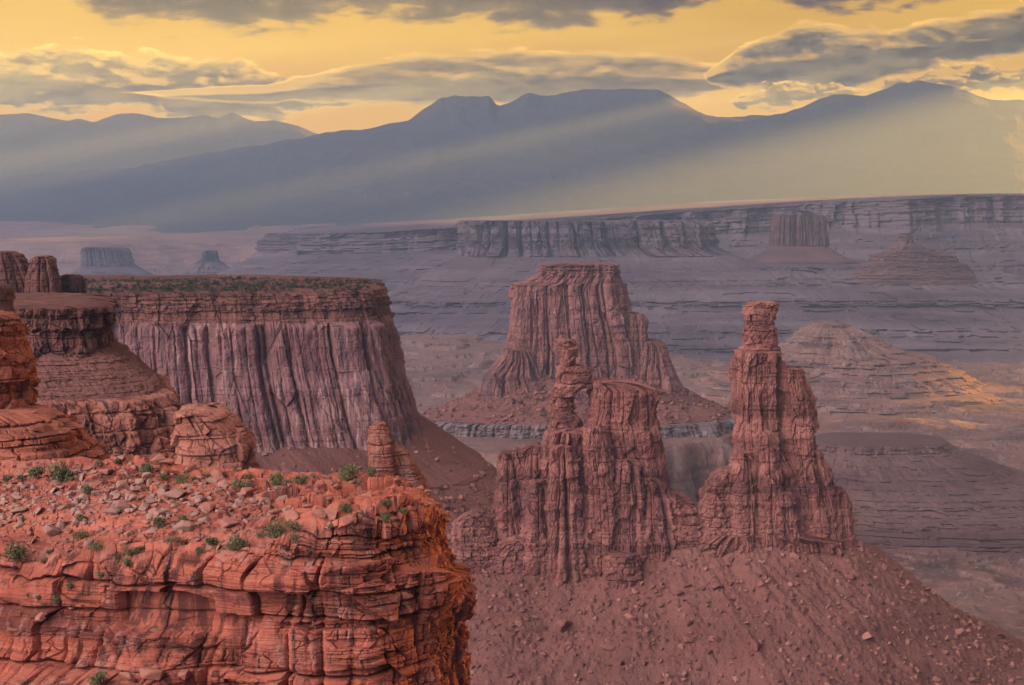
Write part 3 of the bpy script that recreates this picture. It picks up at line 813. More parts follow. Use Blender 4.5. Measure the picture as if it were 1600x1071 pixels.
# ---- the spires
SD = 1000
sp_d = rock_disp(fl=[(14, 4.2, 720, 70), (5, 1.1, 724, 30)], ch=[(8, 18, 3.0, 721), (3.8, 7, 1.6, 722), (1.7, 2.6, .7, 723)], bl=[(7.5, 12, 1.1, .8, 703)], fb=[(12, 1.4, 3.3), (2.0, .35, 3.6)])
hd_d = rock_disp(bl=[(5.0, 9, 1.8, 1.5, 711)], ch=[(6, 4.5, 2.2, 731), (2.4, 2.0, .9, 732), (1.0, .9, .3, 733)], fb=[(6, 1.1, 3.3), (1.5, .3, 3.6)])
def seeded(f, k):
    return lambda s, z, th: f(s + k * 137.0, z, th)
def arch_spire():
    mb = MB()
    A = lambda keys, b, yo=0, d=sp_d, k=1, nth=320, nz=200, n=2.6, cb=.8: mb.add(*loft(keys, SD, b, nth, nz, seeded(d, k), n=n, yoff=yo, cap=5, capbump=cb))
    # head, neck and body
    A([(531, 876, 894), (533, 873, 897), (541, 873, 900), (547, 877, 902), (554, 878, 900), (561, 880, 898), (569, 879, 898), (573, 874, 914), (580, 871, 920), (590, 868, 921), (602, 868, 916), (612, 866, 898), (628, 865, 894), (634, 862, 893), (642, 861, 895), (648, 864, 899), (656, 863, 908), (675, 860, 912), (690, 856, 918)], 9, 0, hd_d, 2, 360, 260)
    A([(672, 864, 910), (690, 856, 918), (720, 850, 924), (760, 846, 934), (820, 838, 950), (900, 828, 972)], 13, -3, sp_d, 3, 420, 260)
    # arch bridge
    A([(582, 894, 918), (588, 890, 925), (600, 886, 930), (606, 892, 926)], 7, 2, hd_d, 4, 200, 60)
    # right hand slab
    A([(595, 930, 955), (598, 926, 985), (602, 927, 1000), (608, 928, 1016), (612, 928, 1019), (640, 927, 1020), (660, 920, 1022), (700, 926, 1029), (740, 930, 1034), (780, 930, 1044), (900, 925, 1062)], 14, 4, sp_d, 5, 520, 300, 3.2, 1.2)
    # front buttresses
    A([(662, 922, 934), (668, 917, 940), (700, 914, 948), (760, 916, 958), (900, 912, 972)], 8, -14, sp_d, 6)
    A([(712, 965, 985), (720, 960, 996), (760, 956, 1000), (900, 948, 1010)], 8, -12, sp_d, 7)
    A([(742, 1000, 1016), (752, 998, 1030), (780, 994, 1042), (900, 990, 1060)], 8, -9, sp_d, 8)
    A([(690, 872, 888), (705, 866, 896), (760, 862, 904), (900, 856, 915)], 7, -17, sp_d, 9)
    A([(745, 832, 850), (760, 826, 858), (900, 815, 872)], 8, -12, sp_d, 10)
    # stub columns at the left
    A([(706, 788, 796), (712, 785, 800), (760, 781, 806), (900, 772, 815)], 8, 0, sp_d, 11)
    A([(704, 803, 818), (708, 800, 824), (760, 798, 830), (900, 790, 838)], 9, 3, sp_d, 12)
    A([(695, 832, 842), (700, 824, 846), (715, 820, 848), (780, 818, 852), (900, 812, 860)], 9, 0, sp_d, 13)
    # plinth
    A([(800, 735, 752), (806, 722, 764), (815, 712, 772), (850, 708, 780), (930, 700, 800)], 12, -2, hd_d, 14, 300, 160)
    A([(832, 800, 960), (842, 780, 1000), (856, 764, 1040), (884, 752, 1070), (940, 744, 1100)], 19, -2, hd_d, 15, 800, 160, 3.0)
    A([(852, 950, 985), (858, 944, 992), (880, 940, 996), (920, 936, 1000)], 7, -26, hd_d, 16, 260, 90)
    # saddle toward the tower
    A([(768, 1034, 1052), (774, 1026, 1066), (790, 1020, 1090), (830, 1010, 1120), (930, 1000, 1150)], 13, 0, hd_d, 17, 420, 160)
    return tag(mb.build('arch_spire', M['spire']), 'cluster of red spires with a small see-through arch beside a head shaped pinnacle', 'rock spire')
arch_spire()
def tall_spire():
    mb = MB()
    A = lambda keys, b, yo=0, d=sp_d, k=1, nth=320, nz=200, n=2.6, cb=.8: mb.add(*loft(keys, SD, b, nth, nz, seeded(d, k), n=n, yoff=yo, cap=5, capbump=cb))
    A([(472, 1180, 1208), (474, 1175, 1211), (480, 1166, 1212), (492, 1162, 1211), (505, 1163, 1210), (512, 1164, 1212), (538, 1163, 1212), (543, 1160, 1213), (548, 1150, 1220), (556, 1147, 1220), (575, 1148, 1218)], 9, 0, hd_d, 22, 360, 220)
    A([(548, 1152, 1216), (570, 1147, 1216), (640, 1152, 1216), (660, 1151, 1218), (700, 1150, 1226), (730, 1146, 1252), (780, 1140, 1268), (900, 1130, 1290)], 14, 0, sp_d, 23, 520, 320)
    A([(574, 1228, 1240), (578, 1226, 1245), (590, 1223, 1251), (600, 1224, 1254), (620, 1225, 1261), (640, 1227, 1263), (700, 1232, 1265), (740, 1232, 1274), (780, 1236, 1290), (900, 1230, 1310)], 9, -6, sp_d, 24, 360, 280)
    A([(640, 1204, 1226), (650, 1200, 1236), (700, 1200, 1246), (900, 1190, 1260)], 5, 9, sp_d, 34)
    A([(700, 1254, 1268), (708, 1250, 1276), (760, 1246, 1300), (900, 1244, 1316)], 10, -6, sp_d, 25)
    A([(763, 1303, 1316), (768, 1296, 1321), (800, 1290, 1328), (850, 1284, 1331), (900, 1280, 1334)], 9, -1, sp_d, 26)
    A([(668, 1178, 1194), (680, 1172, 1202), (740, 1168, 1208), (900, 1160, 1222)], 8, -14, sp_d, 27)
    A([(700, 1150, 1164), (712, 1146, 1172), (780, 1142, 1178), (900, 1136, 1188)], 8, -11, sp_d, 28)
    A([(760, 1206, 1224), (772, 1202, 1234), (900, 1196, 1248)], 8, -16, sp_d, 29)
    A([(732, 1128, 1146), (738, 1116, 1156), (752, 1104, 1160), (772, 1096, 1164), (800, 1090, 1170), (920, 1070, 1180)], 13, -4, hd_d, 30, 420, 200)
    A([(828, 1110, 1260), (838, 1090, 1320), (870, 1070, 1334), (930, 1050, 1345)], 17, -6, sp_d, 31, 700, 140, 3.2)
    return tag(mb.build('tall_spire', M['spire']), 'tallest red rock spire with a blocky cap and a slimmer pillar on its right', 'rock spire')
tall_spire()

# ---- talus cone under the spires
def talus_z(x, y):
    x0, x1, y0 = -14.0, 190.0, 1012.0
    t = np.clip((x - x0) / (x1 - x0), 0, 1)
    cxp = x0 + t * (x1 - x0)
    d = np.hypot(x - cxp, y - y0)
    apex = np.interp(x, [-90, -60, -15, 40, 60, 105, 142, 185, 220, 260], [-222, -217, -211, -209, -205, -201, -193, -198, -203, -208])
    z = apex - 0.60 * np.maximum(d - 26, 0)
    ang = np.arctan2(x - cxp + (t - .5) * 160, y0 - y + 30)
    z = z - 2.8 * np.clip(d / 60, 0, 1) * (fbm(ang * 9, d / 160, 4.9, 3, ridged=True))
    z = z + 6.0 * fbm(x / 55, y / 75, 3.1, 4) + 1.5 * fbm(x / 11, y / 14, 5.1, 4) + 0.55 * fbm(x / 2.6, y / 2.6, 6.1, 3)
    return z
def talus():
    nx, ny = 950, 620
    x = np.linspace(-260, 520, nx); y = np.concatenate([np.linspace(640, 1010, ny - 120), np.linspace(1010, 1300, 121)[1:]])
    Yg, Xg = np.meshgrid(y, x, indexing='ij')
    Zg = talus_z(Xg, Yg)
    # clods and stones
    u = Xg / 3.2; v = Yg / 3.2
    best = np.full(Xg.shape, 9.0, np.float32)
    hb = np.zeros(Xg.shape, np.float32)
    fu = np.floor(u); fv = np.floor(v)
    for i in (-1, 0, 1):
        for j in (-1, 0, 1):
            cu = fu + i; cv = fv + j
            r1 = rnd(cu + 500, cv + 500, 1); r2 = rnd(cu + 500, cv + 500, 2); r3 = rnd(cu + 500, cv + 500, 3)
            rad = 0.12 + 0.5 * r3 ** 4
            d = np.hypot(u - cu - r1, v - cv - r2) / rad
            hb = np.maximum(hb, np.sqrt(np.clip(1 - d * d, 0, 1)) * rad * 3.2 * 0.75)
    Zg = Zg + hb
    return tag(mesh_obj('talus_slope', np.stack([Xg, Yg, Zg], -1).reshape(-1, 3), grid_faces(ny, nx), M['talus']), kind='structure')
talus()

# ------------------------------------------------------------------ near cliff
def near_curves():
    # rim (photo x, photo y, distance) and matching back edge
    rim = [(-260, 905, 140), (-100, 890, 134), (60, 884, 130), (200, 876, 127), (330, 868, 124), (420, 852, 122), (500, 832, 121), (570, 812, 121), (630, 800, 122), (672, 800, 124), (697, 812, 128), (706, 818, 134), (700, 815, 142), (690, 810, 150)]
    back = [(-260, 742, 152), (-100, 738, 150), (60, 730, 149), (200, 716, 148), (330, 738, 146), (420, 746, 145), (500, 748, 145), (560, 748, 146), (590, 745, 147), (612, 745, 147.5), (622, 748, 148), (632, 752, 149), (640, 760, 151), (640, 770, 156)]
    return [np.array([pix(*p) for p in c]) for c in (rim, back)]

NEAR = {}
def near_cliff():
    rim, back = near_curves()
    seg = np.concatenate([[0], np.cumsum(np.hypot(*np.diff(rim[:, :2], axis=0).T))])
    ns = 1500
    s = np.linspace(0, seg[-1], ns)
    def cr(c):
        return np.stack([np.interp(s, seg, c[:, i]) for i in range(3)], -1)
    def sm(c, k=41):
        p = np.pad(c, ((k, k), (0, 0)), mode='edge')
        w = np.hanning(2 * k + 1); w /= w.sum()
        return np.stack([np.convolve(p[:, i], w, 'valid') for i in range(3)], -1)
    rim = sm(cr(rim)); back = sm(cr(back))
    tg = np.gradient(rim[:, :2], axis=0); tg /= np.linalg.norm(tg, axis=1)[:, None] + 1e-9
    nrm = np.stack([tg[:, 1], -tg[:, 0]], -1)            # outward (toward the camera / right)
    sx = (rim[:, 0] / rim[:, 1]) * FPX + 800               # bearing as photo x
    # ---- top
    nt = 330
    t = np.linspace(0, 1, nt)                              # 0 at the back, 1 at the rim
    T = t[:, None]
    P = back[None] * (1 - T[..., None]) + rim[None] * T[..., None]
    S = np.repeat(s[None], nt, 0); TT = np.repeat(T, ns, 1)
    xx, yy = P[..., 0], P[..., 1]
    lenT = np.linalg.norm(rim - back, axis=1)[None]
    dist = TT * lenT                                       # metres from the back edge
    st_h = 1.0
    q = dist / 3.6 + 0.9 * fbm(xx / 14, yy / 9, 3.3, 3)
    stair = np.floor(q) + sstep(0.75, 1.0, q - np.floor(q))
    ledgy = np.clip(sstep(330, 460, np.repeat(sx[None], nt, 0)) + sstep(0.72, 0.9, TT) * .8 + sstep(0.22, 0.08, TT) * .6, 0, 1)
    ztop = P[..., 2] - (stair - q) * 0.9 * ledgy
    off, gr, li = blocks(S, dist * 1.0, 2.4, 4.2, 811, 0.25, warp=.6)
    ztop += ((off - .5) * 0.8 + (gr - .8) * 0.55) * (0.35 + .65 * ledgy)
    off, gr, li = blocks(S, dist + 40, 0.9, 1.6, 812, 0.3, warp=.6)
    ztop += ((off - .5) * 0.28 + (gr - .8) * 0.22)
    ztop += 0.9 * fbm(xx / 9, yy / 9, 2.2, 4) + 0.18 * fbm(xx / 1.3, yy / 1.3, 2.9, 3)
    edge = np.clip((1 - TT) * lenT / 1.5, 0, 1)
    NEAR['top'] = (xx.copy(), yy.copy(), ztop.copy(), sx.copy())
    # ---- face
    nf = 760
    w = np.concatenate([np.linspace(0, 16, nf - 60), np.linspace(16, 48, 61)[1:]])   # metres below the rim
    W = w[:, None]
    left = sstep(340, 240, sx)[None]; nose = sstep(560, 660, sx)[None]
    outL = np.interp(w, [0, 1.5, 3, 5, 6.3, 7.2, 9, 12, 48], [0, .8, 1.6, 2.5, 2.8, 3.6, 9, 12, 18])[:, None]
    outM = np.interp(w, [0, .8, 2.6, 3.6, 4.6, 5.2, 6.5, 9, 48], [0, .7, 1.3, .9, .7, .8, 1.3, 2.0, 6.0])[:, None]
    outN = np.interp(w, [0, 1.5, 3, 4.0, 4.3, 6.5, 8, 48], [-.9, -.8, -.5, -.1, 1.2, .8, .0, -1.2])[:, None]
    out = outL * left + (1 - left) * (outM * (1 - nose) + outN * nose)
    Sf = np.repeat(s[None], nf, 0); Zf = rim[None, :, 2] - W
    # bedding coordinate follows absolute height with a gentle dip
    bz = Zf - 0.02 * Sf
    o1, g1, l1 = blocks(Sf, bz, 2.2, 4.5, 821, 0.09, warp=.5)
    o2, g2, l2 = blocks(Sf + 7, bz, 0.8, 1.7, 822, 0.11, warp=.4)
    o3, g3, l3 = blocks(Sf + 3, bz, 0.3, 0.8, 823, 0.2, warp=.4)
    soft = sstep(7.5, 3.5, W)                              # pillowy beds above, planar wall below
    brk = sstep(-.25, .35, fbm(Sf / 7, bz / 5, 4.5, 3))
    d = (o1 - .5) * 1.7 + (g1 - .9) * 1.1 + 1.3 * chunks(Sf, bz, 4.2, 2.2, 841, crack=.2) * (.35 + .65 * brk) + .6 * chunks(Sf, bz, 1.6, .9, 842) * (.1 + .9 * brk)
    d *= 1 - .45 * nose
    mo, mg, ml = blocks(Sf, bz, .16, 3.0, 845, .2, warp=.6)
    d += ((mo - .5) * .10 + (mg - .9) * .05) * (1 - .8 * nose)
    d += ((o2 - .5) * .5 + (g2 - .9) * .3) * (.25 + .75 * brk)
    d += ((o3 - .5) * .16 + (g3 - .85) * .12) * (.2 + .8 * brk)
    d += (flutes(Sf, bz, 2.6, 831, 14) - .65) * .75 * (1 - soft) + (flutes(Sf, bz, 1.6, 832, 6) - .65) * .5 * nose
    d += .55 * fbm(Sf / 6, bz / 6, 2.1, 4) + .10 * fbm(Sf / .9, bz / .9, 2.6, 3)
    # undercut alcove with a flat back wall
    al = sstep(0, .06, (Sf - np.interp(192, sx, s)) / 12) * sstep(0, .05, (np.interp(345, sx, s) - Sf) / 12)
    zt = pix(260, 936, 122)[2]; zb = pix(260, 1006, 121)[2]
    arch = zt - 0.012 * (Sf - np.interp(300, sx, s)) ** 2 * 1.0 + .25 * fbm(Sf / 3, 0 * Sf, 1.2, 2)
    am = al * sstep(arch + .12, arch - .25, Zf) * sstep(zb - .3, zb + .5, Zf)
    d = d * (1 - .72 * am) - 1.15 * am
    ramp_in = sstep(0, 1.2, W)
    d = d * (.25 + .75 * ramp_in) + out
    Xf = rim[None, :, 0] + nrm[None, :, 0] * d
    Yf = rim[None, :, 1] + nrm[None, :, 1] * d
    dz0 = (ztop[-1] - rim[:, 2])[None] * sstep(2.0, 0, W)
    Zf2 = Zf + dz0
    top = np.stack([xx, yy, ztop], -1)
    # push the last top rows outward so the two join
    jn = sstep(0.9, 1.0, TT)
    top[..., 0] += nrm[None, :, 0] * d[0][None] * jn; top[..., 1] += nrm[None, :, 1] * d[0][None] * jn
    # back apron that falls away behind
    apron = np.stack([np.stack([back[:, 0] - nrm[:, 0] * k * 3, back[:, 1] + abs(nrm[:, 1]) * k * 3 + k, back[:, 2] - k * 3.5 * (k > 0)], -1) for k in (8, 4, 2, 1, .5)])
    apron[..., 2] += (ztop[0] - back[:, 2])[None]
    face = np.stack([Xf, Yf, Zf2], -1)[1:]
    rows = np.concatenate([apron, top, face])
    o = mesh_obj('sandstone_cliff', rows.reshape(-1, 3), grid_faces(len(rows), ns), M['cliff'])
    NEAR['rows'] = rows
    NEAR['sx'] = sx
    return tag(o, 'nearest red sandstone cliff with a rubble strewn shelf above pillowy ledges', 'cliff')
near_cliff()

# ------------------------------------------------------------------ plants and stones
import bmesh
def project(V):
    x, y, z = V[..., 0], V[..., 1], V[..., 2]
    f = y * CP - z * SP; v = y * SP + z * CP
    return x / f * FPX + 800, 535.5 - v / f * FPX

NV = NEAR['rows'].reshape(-1, 3)
NPX, NPY = project(NV)
def on_near(px, py, rad=2.5):
    m = np.where((np.abs(NPX - px) < rad) & (np.abs(NPY - py) < rad))[0]
    if len(m) == 0:
        return None if rad > 14 else on_near(px, py, rad * 1.6)
    return NV[m[np.argmin(NV[m, 1])]]

M['leaf'] = leaf_mat('juniper_leaves', (0.06, 0.064, 0.028), (0.19, 0.18, 0.085))
M['dry_leaf'] = leaf_mat('dry_scrub_leaves', (0.10, 0.085, 0.06), (0.26, 0.22, 0.16))
M['dark_leaf'] = leaf_mat('dark_juniper_leaves', (0.018, 0.022, 0.014), (0.05, 0.055, 0.03))
mw, nw, bw_ = new_mat('shrub_wood')
bw_.inputs['Base Color'].default_value = (0.10, 0.07, 0.05, 1)
M['wood'] = mw

def shrub_mesh(name, n, leaf, seed, mat):
    r = np.random.RandomState(seed)
    nl = r.randint(6, 10)
    ang = r.rand(nl) * 6.28; rad = 0.30 * np.sqrt(r.rand(nl))
    c = np.stack([rad * np.cos(ang), rad * np.sin(ang), 0.22 + 0.30 * r.rand(nl)], -1)
    cr = 0.14 + 0.13 * r.rand(nl)
    k = r.randint(0, nl, n)
    d = r.randn(n, 3); d /= np.linalg.norm(d, axis=1)[:, None]
    p = c[k] + d * (cr[k] * (0.35 + 0.75 * r.rand(n) ** .5))[:, None] * [1.1, 1.1, 0.95]
    p[:, 2] = np.abs(p[:, 2] - .02) + .02
    a = r.randn(n, 3); a /= np.linalg.norm(a, axis=1)[:, None]
    b = np.cross(a, r.randn(n, 3)); b /= np.linalg.norm(b, axis=1)[:, None]
    sz = (leaf * (0.6 + 0.8 * r.rand(n)))[:, None]
    V = np.stack([p - a * sz, p - b * sz * .45, p + a * sz, p + b * sz * .45], 1).reshape(-1, 3)
    F = np.arange(n * 4).reshape(-1, 4)
    me = mesh_obj(name, V, F, mat)
    return me
def stem_mesh(seed):
    r = np.random.RandomState(seed)
    mb = MB()
    for i in range(5):
        a = r.rand() * 6.28; tip = np.array([.25 * math.cos(a), .25 * math.sin(a), .35 + .2 * r.rand()])
        ring = np.array([[math.cos(q), math.sin(q), 0] for q in np.linspace(0, 6.28, 6)[:-1]])
        V = np.concatenate([ring * .022 - [0, 0, .1], ring * .016 + tip * .5 + [0, 0, .05], ring * .006 + tip])
        mb.add(V, grid_faces(3, 5, wrap=True))
    return mb.build('stem', M['wood'])

ORD = ['first', 'second', 'third', 'fourth', 'fifth', 'sixth', 'seventh', 'eighth', 'ninth', 'tenth', 'eleventh', 'twelfth', 'thirteenth', 'fourteenth', 'fifteenth', 'sixteenth', 'seventeenth', 'eighteenth', 'nineteenth', 'twentieth',
       'twenty-first', 'twenty-second', 'twenty-third', 'twenty-fourth', 'twenty-fifth', 'twenty-sixth', 'twenty-seventh', 'twenty-eighth', 'twenty-ninth', 'thirtieth']
SHRUBS = [(93, 753, 40), (57, 747, 30), (9, 750, 16), (31, 750, 12), (29, 768, 15), (137, 770, 22), (228, 736, 22), (217, 762, 14), (250, 763, 17), (254, 748, 15), (283, 754, 22), (303, 752, 14), (321, 745, 14), (376, 766, 30), (370, 739, 12),
          (385, 744, 15), (153, 726, 13), (182, 722, 14), (128, 813, 18), (124, 841, 24), (246, 823, 22), (288, 816, 20), (150, 858, 22), (24, 875, 42), (75, 863, 12), (71, 876, 14), (204, 868, 24), (197, 882, 16), (182, 872, 10), (221, 859, 13),
          (261, 849, 19), (279, 845, 15), (308, 866, 17), (330, 850, 22), (372, 856, 32), (359, 858, 17), (157, 902, 18), (108, 918, 14), (5, 912, 14), (42, 931, 14), (57, 935, 12), (86, 940, 14), (65, 948, 10), (285, 1038, 18), (153, 1066, 30),
          (539, 748, 34), (559, 756, 16), (468, 756, 24), (427, 756, 26), (446, 757, 20), (493, 746, 15), (588, 727, 15), (583, 742, 18), (542, 798, 24), (605, 791, 18), (605, 815, 19), (632, 806, 15), (460, 827, 24), (462, 846, 22), (429, 838, 34), (515, 824, 12), (404, 839, 14)]
def scatter_shrubs():
    protos = []
    for k in range(6):
        o = shrub_mesh('shrub', (900, 700, 1000, 800, 260, 600)[k], 0.050, 40 + k, M['dry_leaf'] if k == 4 else M['leaf'])
        st = stem_mesh(60 + k); st.parent = o
        protos.append([o, st, False])
    zones = [('along the back edge of the shelf', lambda y: y < 772), ('on the rubble shelf', lambda y: 772 <= y < 846), ('above the rounded ledges', lambda y: 846 <= y < 890), ('on the lower ledges', lambda y: y >= 890)]
    r = random.Random(4)
    for zn, test in zones:
        row = sorted(q for q in SHRUBS if test(q[1]))
        for i, (px, py, sz) in enumerate(row):
            p = on_near(px, py)
            if p is None:
                continue
            pr = protos[r.choice((0, 1, 2, 3, 5)) if sz > 21 else r.choice((0, 1, 2, 3, 4, 4, 5))]
            if pr[2]:
                o = pr[0].copy(); C.collection.objects.link(o)
                st = pr[1].copy(); C.collection.objects.link(st); st.parent = o
            else:
                o, st = pr[0], pr[1]; pr[2] = True
            o.location = (p[0], p[1], p[2] - .05)
            k = sz / FPX * p[1] * 1.15
            o.scale = (k, k, k * r.uniform(.85, 1.15)); o.rotation_euler = (0, 0, r.uniform(0, 6.28))
            size = 'tiny' if sz < 14 else 'small' if sz < 20 else 'rounded' if sz < 30 else 'large bushy'
            tag(o, '%s %s shrub %s, %s from the left' % (size, 'dry grey' if pr is protos[4] else 'green', zn, ORD[i]), 'shrub', 'shrubs dotted over the near cliff')
    for pr in protos:
        if not pr[2]:
            bpy.data.objects.remove(pr[1]); bpy.data.objects.remove(pr[0])
scatter_shrubs()

def surface_hit(objs, x, y):
    best = None
    for o in objs:
        ok, loc, nor, idx = o.ray_cast(Vector((x, y, 500)) - Vector(o.location if o.parent is None else o.matrix_world.translation), Vector((0, 0, -1)))
        if ok and (best is None or loc.z > best.z):
            best = loc
    return best
def mesa_shrubs():
    wall = next(o for o in bpy.data.objects if o.name.startswith('caprock') and o.parent and 'long mesa' in o.parent['label'])
    r = random.Random(12)
    protos = [shrub_mesh('shrub', 60, 0.13, 90 + k, M['dark_leaf']) for k in range(3)]
    used = [False] * 3
    n = 0
    bpy.context.view_layer.update()
    while n < 285:
        px = r.uniform(60, 596)
        D = 1102 + 150 * r.random() ** 1.6
        x = (px - 800) / FPX * D
        ok, loc, nor, idx = wall.ray_cast(Vector((x, D, 100)), Vector((0, 0, -1)))
        if not ok or nor.z < .5 or loc.z < pix(600, 470, 1100)[2]:
            n += 0.02
            continue
        k = r.randrange(3)
        if used[k]:
            o = protos[k].copy(); C.collection.objects.link(o)
        else:
            o = protos[k]; used[k] = True
        o.location = (loc.x, loc.y, loc.z - .15)
        q = r.uniform(2.0, 5.0)
        o.scale = (q, q, q * r.uniform(.7, 1.1)); o.rotation_euler = (0, 0, r.uniform(0, 6.28))
        tag(o, 'tiny dark shrub on the flat top of the long sheer mesa', 'shrub', 'dark shrubs on the mesa top')
        n += 1
mesa_shrubs()
def mesa_scrub():
    wall = next(o for o in bpy.data.objects if o.name.startswith('caprock') and o.parent and 'long mesa' in o.parent['label'])
    r = np.random.RandomState(3)
    n = 0; P = []
    while len(P) < 1500 and n < 6000:
        n += 1
        D = 1100 + 190 * r.rand() ** 1.5
        x = (r.uniform(-60, 596) - 800) / FPX * D
        ok, loc, nor, idx = wall.ray_cast(Vector((x, D, 100)), Vector((0, 0, -1)))
        if ok and nor.z > .4 and loc.z > pix(600, 474, 1100)[2]:
            P.append(loc[:])
    P = np.repeat(np.array(P), 14, 0)
    m = len(P)
    sz = np.repeat(r.uniform(.4, 1.5, m // 14), 14)[:, None]
    P = P + r.randn(m, 3) * sz * [.6, .6, .35] + [0, 0, .3]
    a = r.randn(m, 3); a /= np.linalg.norm(a, axis=1)[:, None]
    b = np.cross(a, r.randn(m, 3)); b /= np.linalg.norm(b, axis=1)[:, None]
    q = sz * .45
    V = np.stack([P - a * q, P - b * q * .6, P + a * q, P + b * q * .6], 1).reshape(-1, 3)
    tag(mesh_obj('scrub', V, np.arange(m * 4).reshape(-1, 4), M['dark_leaf']), kind='stuff')
mesa_scrub()

def hull_rock(seed, npts=16, sc=(1, .8, .6)):
    r = np.random.RandomState(seed)
    d = r.randn(npts, 3); d /= np.abs(d).max(1)[:, None] ** .6 * np.linalg.norm(d, axis=1)[:, None] ** .4
    d *= np.array(sc) * .5 * (0.85 + .3 * r.rand(npts, 1))
    bm = bmesh.new()
    for p in d: bm.verts.new(p)
    res = bmesh.ops.convex_hull(bm, input=bm.verts)
    bmesh.ops.delete(bm, geom=[v for v in bm.verts if not v.link_faces], context='VERTS')
    bmesh.ops.bevel(bm, geom=list(bm.edges), offset=.03, segments=1, affect='EDGES')
    bmesh.ops.triangulate(bm, faces=bm.faces)
    bm.verts.index_update()
    V = np.array([v.co[:] for v in bm.verts]); F = np.array([[v.index for v in f.verts] for f in bm.faces])
    bm.free()
    return V, F
def chip(seed):
    r = np.random.RandomState(seed)
    d = r.randn(9, 3); d /= np.linalg.norm(d, axis=1)[:, None]; d *= np.array([.5, .4, .32])
    bm = bmesh.new()
    for p in d: bm.verts.new(p)
    bmesh.ops.convex_hull(bm, input=bm.verts)
    bmesh.ops.delete(bm, geom=[v for v in bm.verts if not v.link_faces], context='VERTS')
    bm.verts.index_update()
    V = np.array([v.co[:] for v in bm.verts]); F = np.array([[v.index for v in f.verts] for f in bm.faces])
    bm.free()
    return V, F
CHIPS = [chip(300 + k) for k in range(16)]
ROCKS = [hull_rock(200 + k, 14 + k % 5, (1, .55 + .4 * ((k * 37) % 10) / 10, .35 + .4 * ((k * 53) % 10) / 10)) for k in range(14)]
def near_rubble():
    r = np.random.RandomState(5)
    xx, yy, zz, sx = NEAR['top']
    nt, ns = xx.shape
    for name, mat, n, lo, hi, pale in (('rubble', M['pale_boulder'], 1100, .14, .75, True), ('rubble', M['boulder'], 2200, .10, .60, False)):
        mb = MB()
        c = 0
        while c < n:
            i = r.randint(8, nt - 12); j = r.randint(ns * 5 // 100, ns * 97 // 100)
            x, y, z = xx[i, j], yy[i, j], zz[i, j]
            px = x / y * FPX + 800
            dens = 1.0 if px < 420 else .45
            if pale:
                dens = (math.exp(-((px - 230) / 170) ** 2) + .35 * (px < 150)) * math.exp(-(((i / nt) - .42) / .22) ** 2)
            if r.rand() > dens: continue
            s_ = lo + (hi - lo) * r.rand() ** 3.5
            V, F = ROCKS[r.randint(len(ROCKS))]
            mb.add(V @ rotm(r).T * s_ * 1.5 + [x, y, z + s_ * .12], F); c += 1
        tag(mb.build(name, mat), kind='stuff')
    big = [(270, 776, 34, 1), (255, 765, 26, 1), (235, 782, 22, 1), (300, 790, 30, 1), (170, 800, 30, 1), (80, 830, 34, 1), (92, 822, 24, 1), (285, 828, 36, 1), (318, 812, 22, 1), (205, 780, 20, 1), (190, 795, 22, 1), (30, 800, 26, 1), (60, 800, 22, 1),
           (168, 738, 22, 0), (245, 720, 30, 0), (262, 722, 24, 0), (338, 746, 32, 0), (300, 732, 20, 0), (355, 820, 34, 0), (325, 795, 36, 0), (430, 800, 28, 0), (455, 806, 30, 0), (500, 805, 26, 0), (520, 806, 30, 0), (480, 790, 24, 0), (545, 815, 26, 0), (390, 770, 26, 0), (575, 775, 22, 0),
           (195, 1062, 34, 0), (240, 1055, 40, 0), (290, 1056, 26, 0), (60, 965, 24, 0), (110, 950, 22, 0), (20, 985, 20, 0)]
    meshes = {}
    for pale in (1, 0):
        row = sorted(q for q in big if q[3] == pale)
        for i, (px, py, sz, _) in enumerate(row):
            p = on_near(px, py)
            if p is None: continue
            k = (i * 5 + pale) % len(ROCKS)
            if (k, pale) not in meshes:
                V, F = ROCKS[k]
                o = mesh_obj('boulder', V, F, M['pale_boulder'] if pale else M['boulder'])
                meshes[(k, pale)] = o
            else:
                o = meshes[(k, pale)].copy(); C.collection.objects.link(o)
            w = sz / FPX * p[1]
            o.scale = (w * 1.1, w * 1.1, w * 1.0); o.rotation_euler = (random.Random(i).uniform(-.3, .3), random.Random(i + 9).uniform(-.3, .3), random.Random(i + 5).uniform(0, 6))
            o.location = (p[0], p[1], p[2] + w * .12)
            tag(o, '%s angular boulder lying on the near cliff, %s of its colour from the left' % ('pale pinkish' if pale else 'reddish', ORD[i]), 'boulder', 'boulders strewn over the near cliff')
near_rubble()

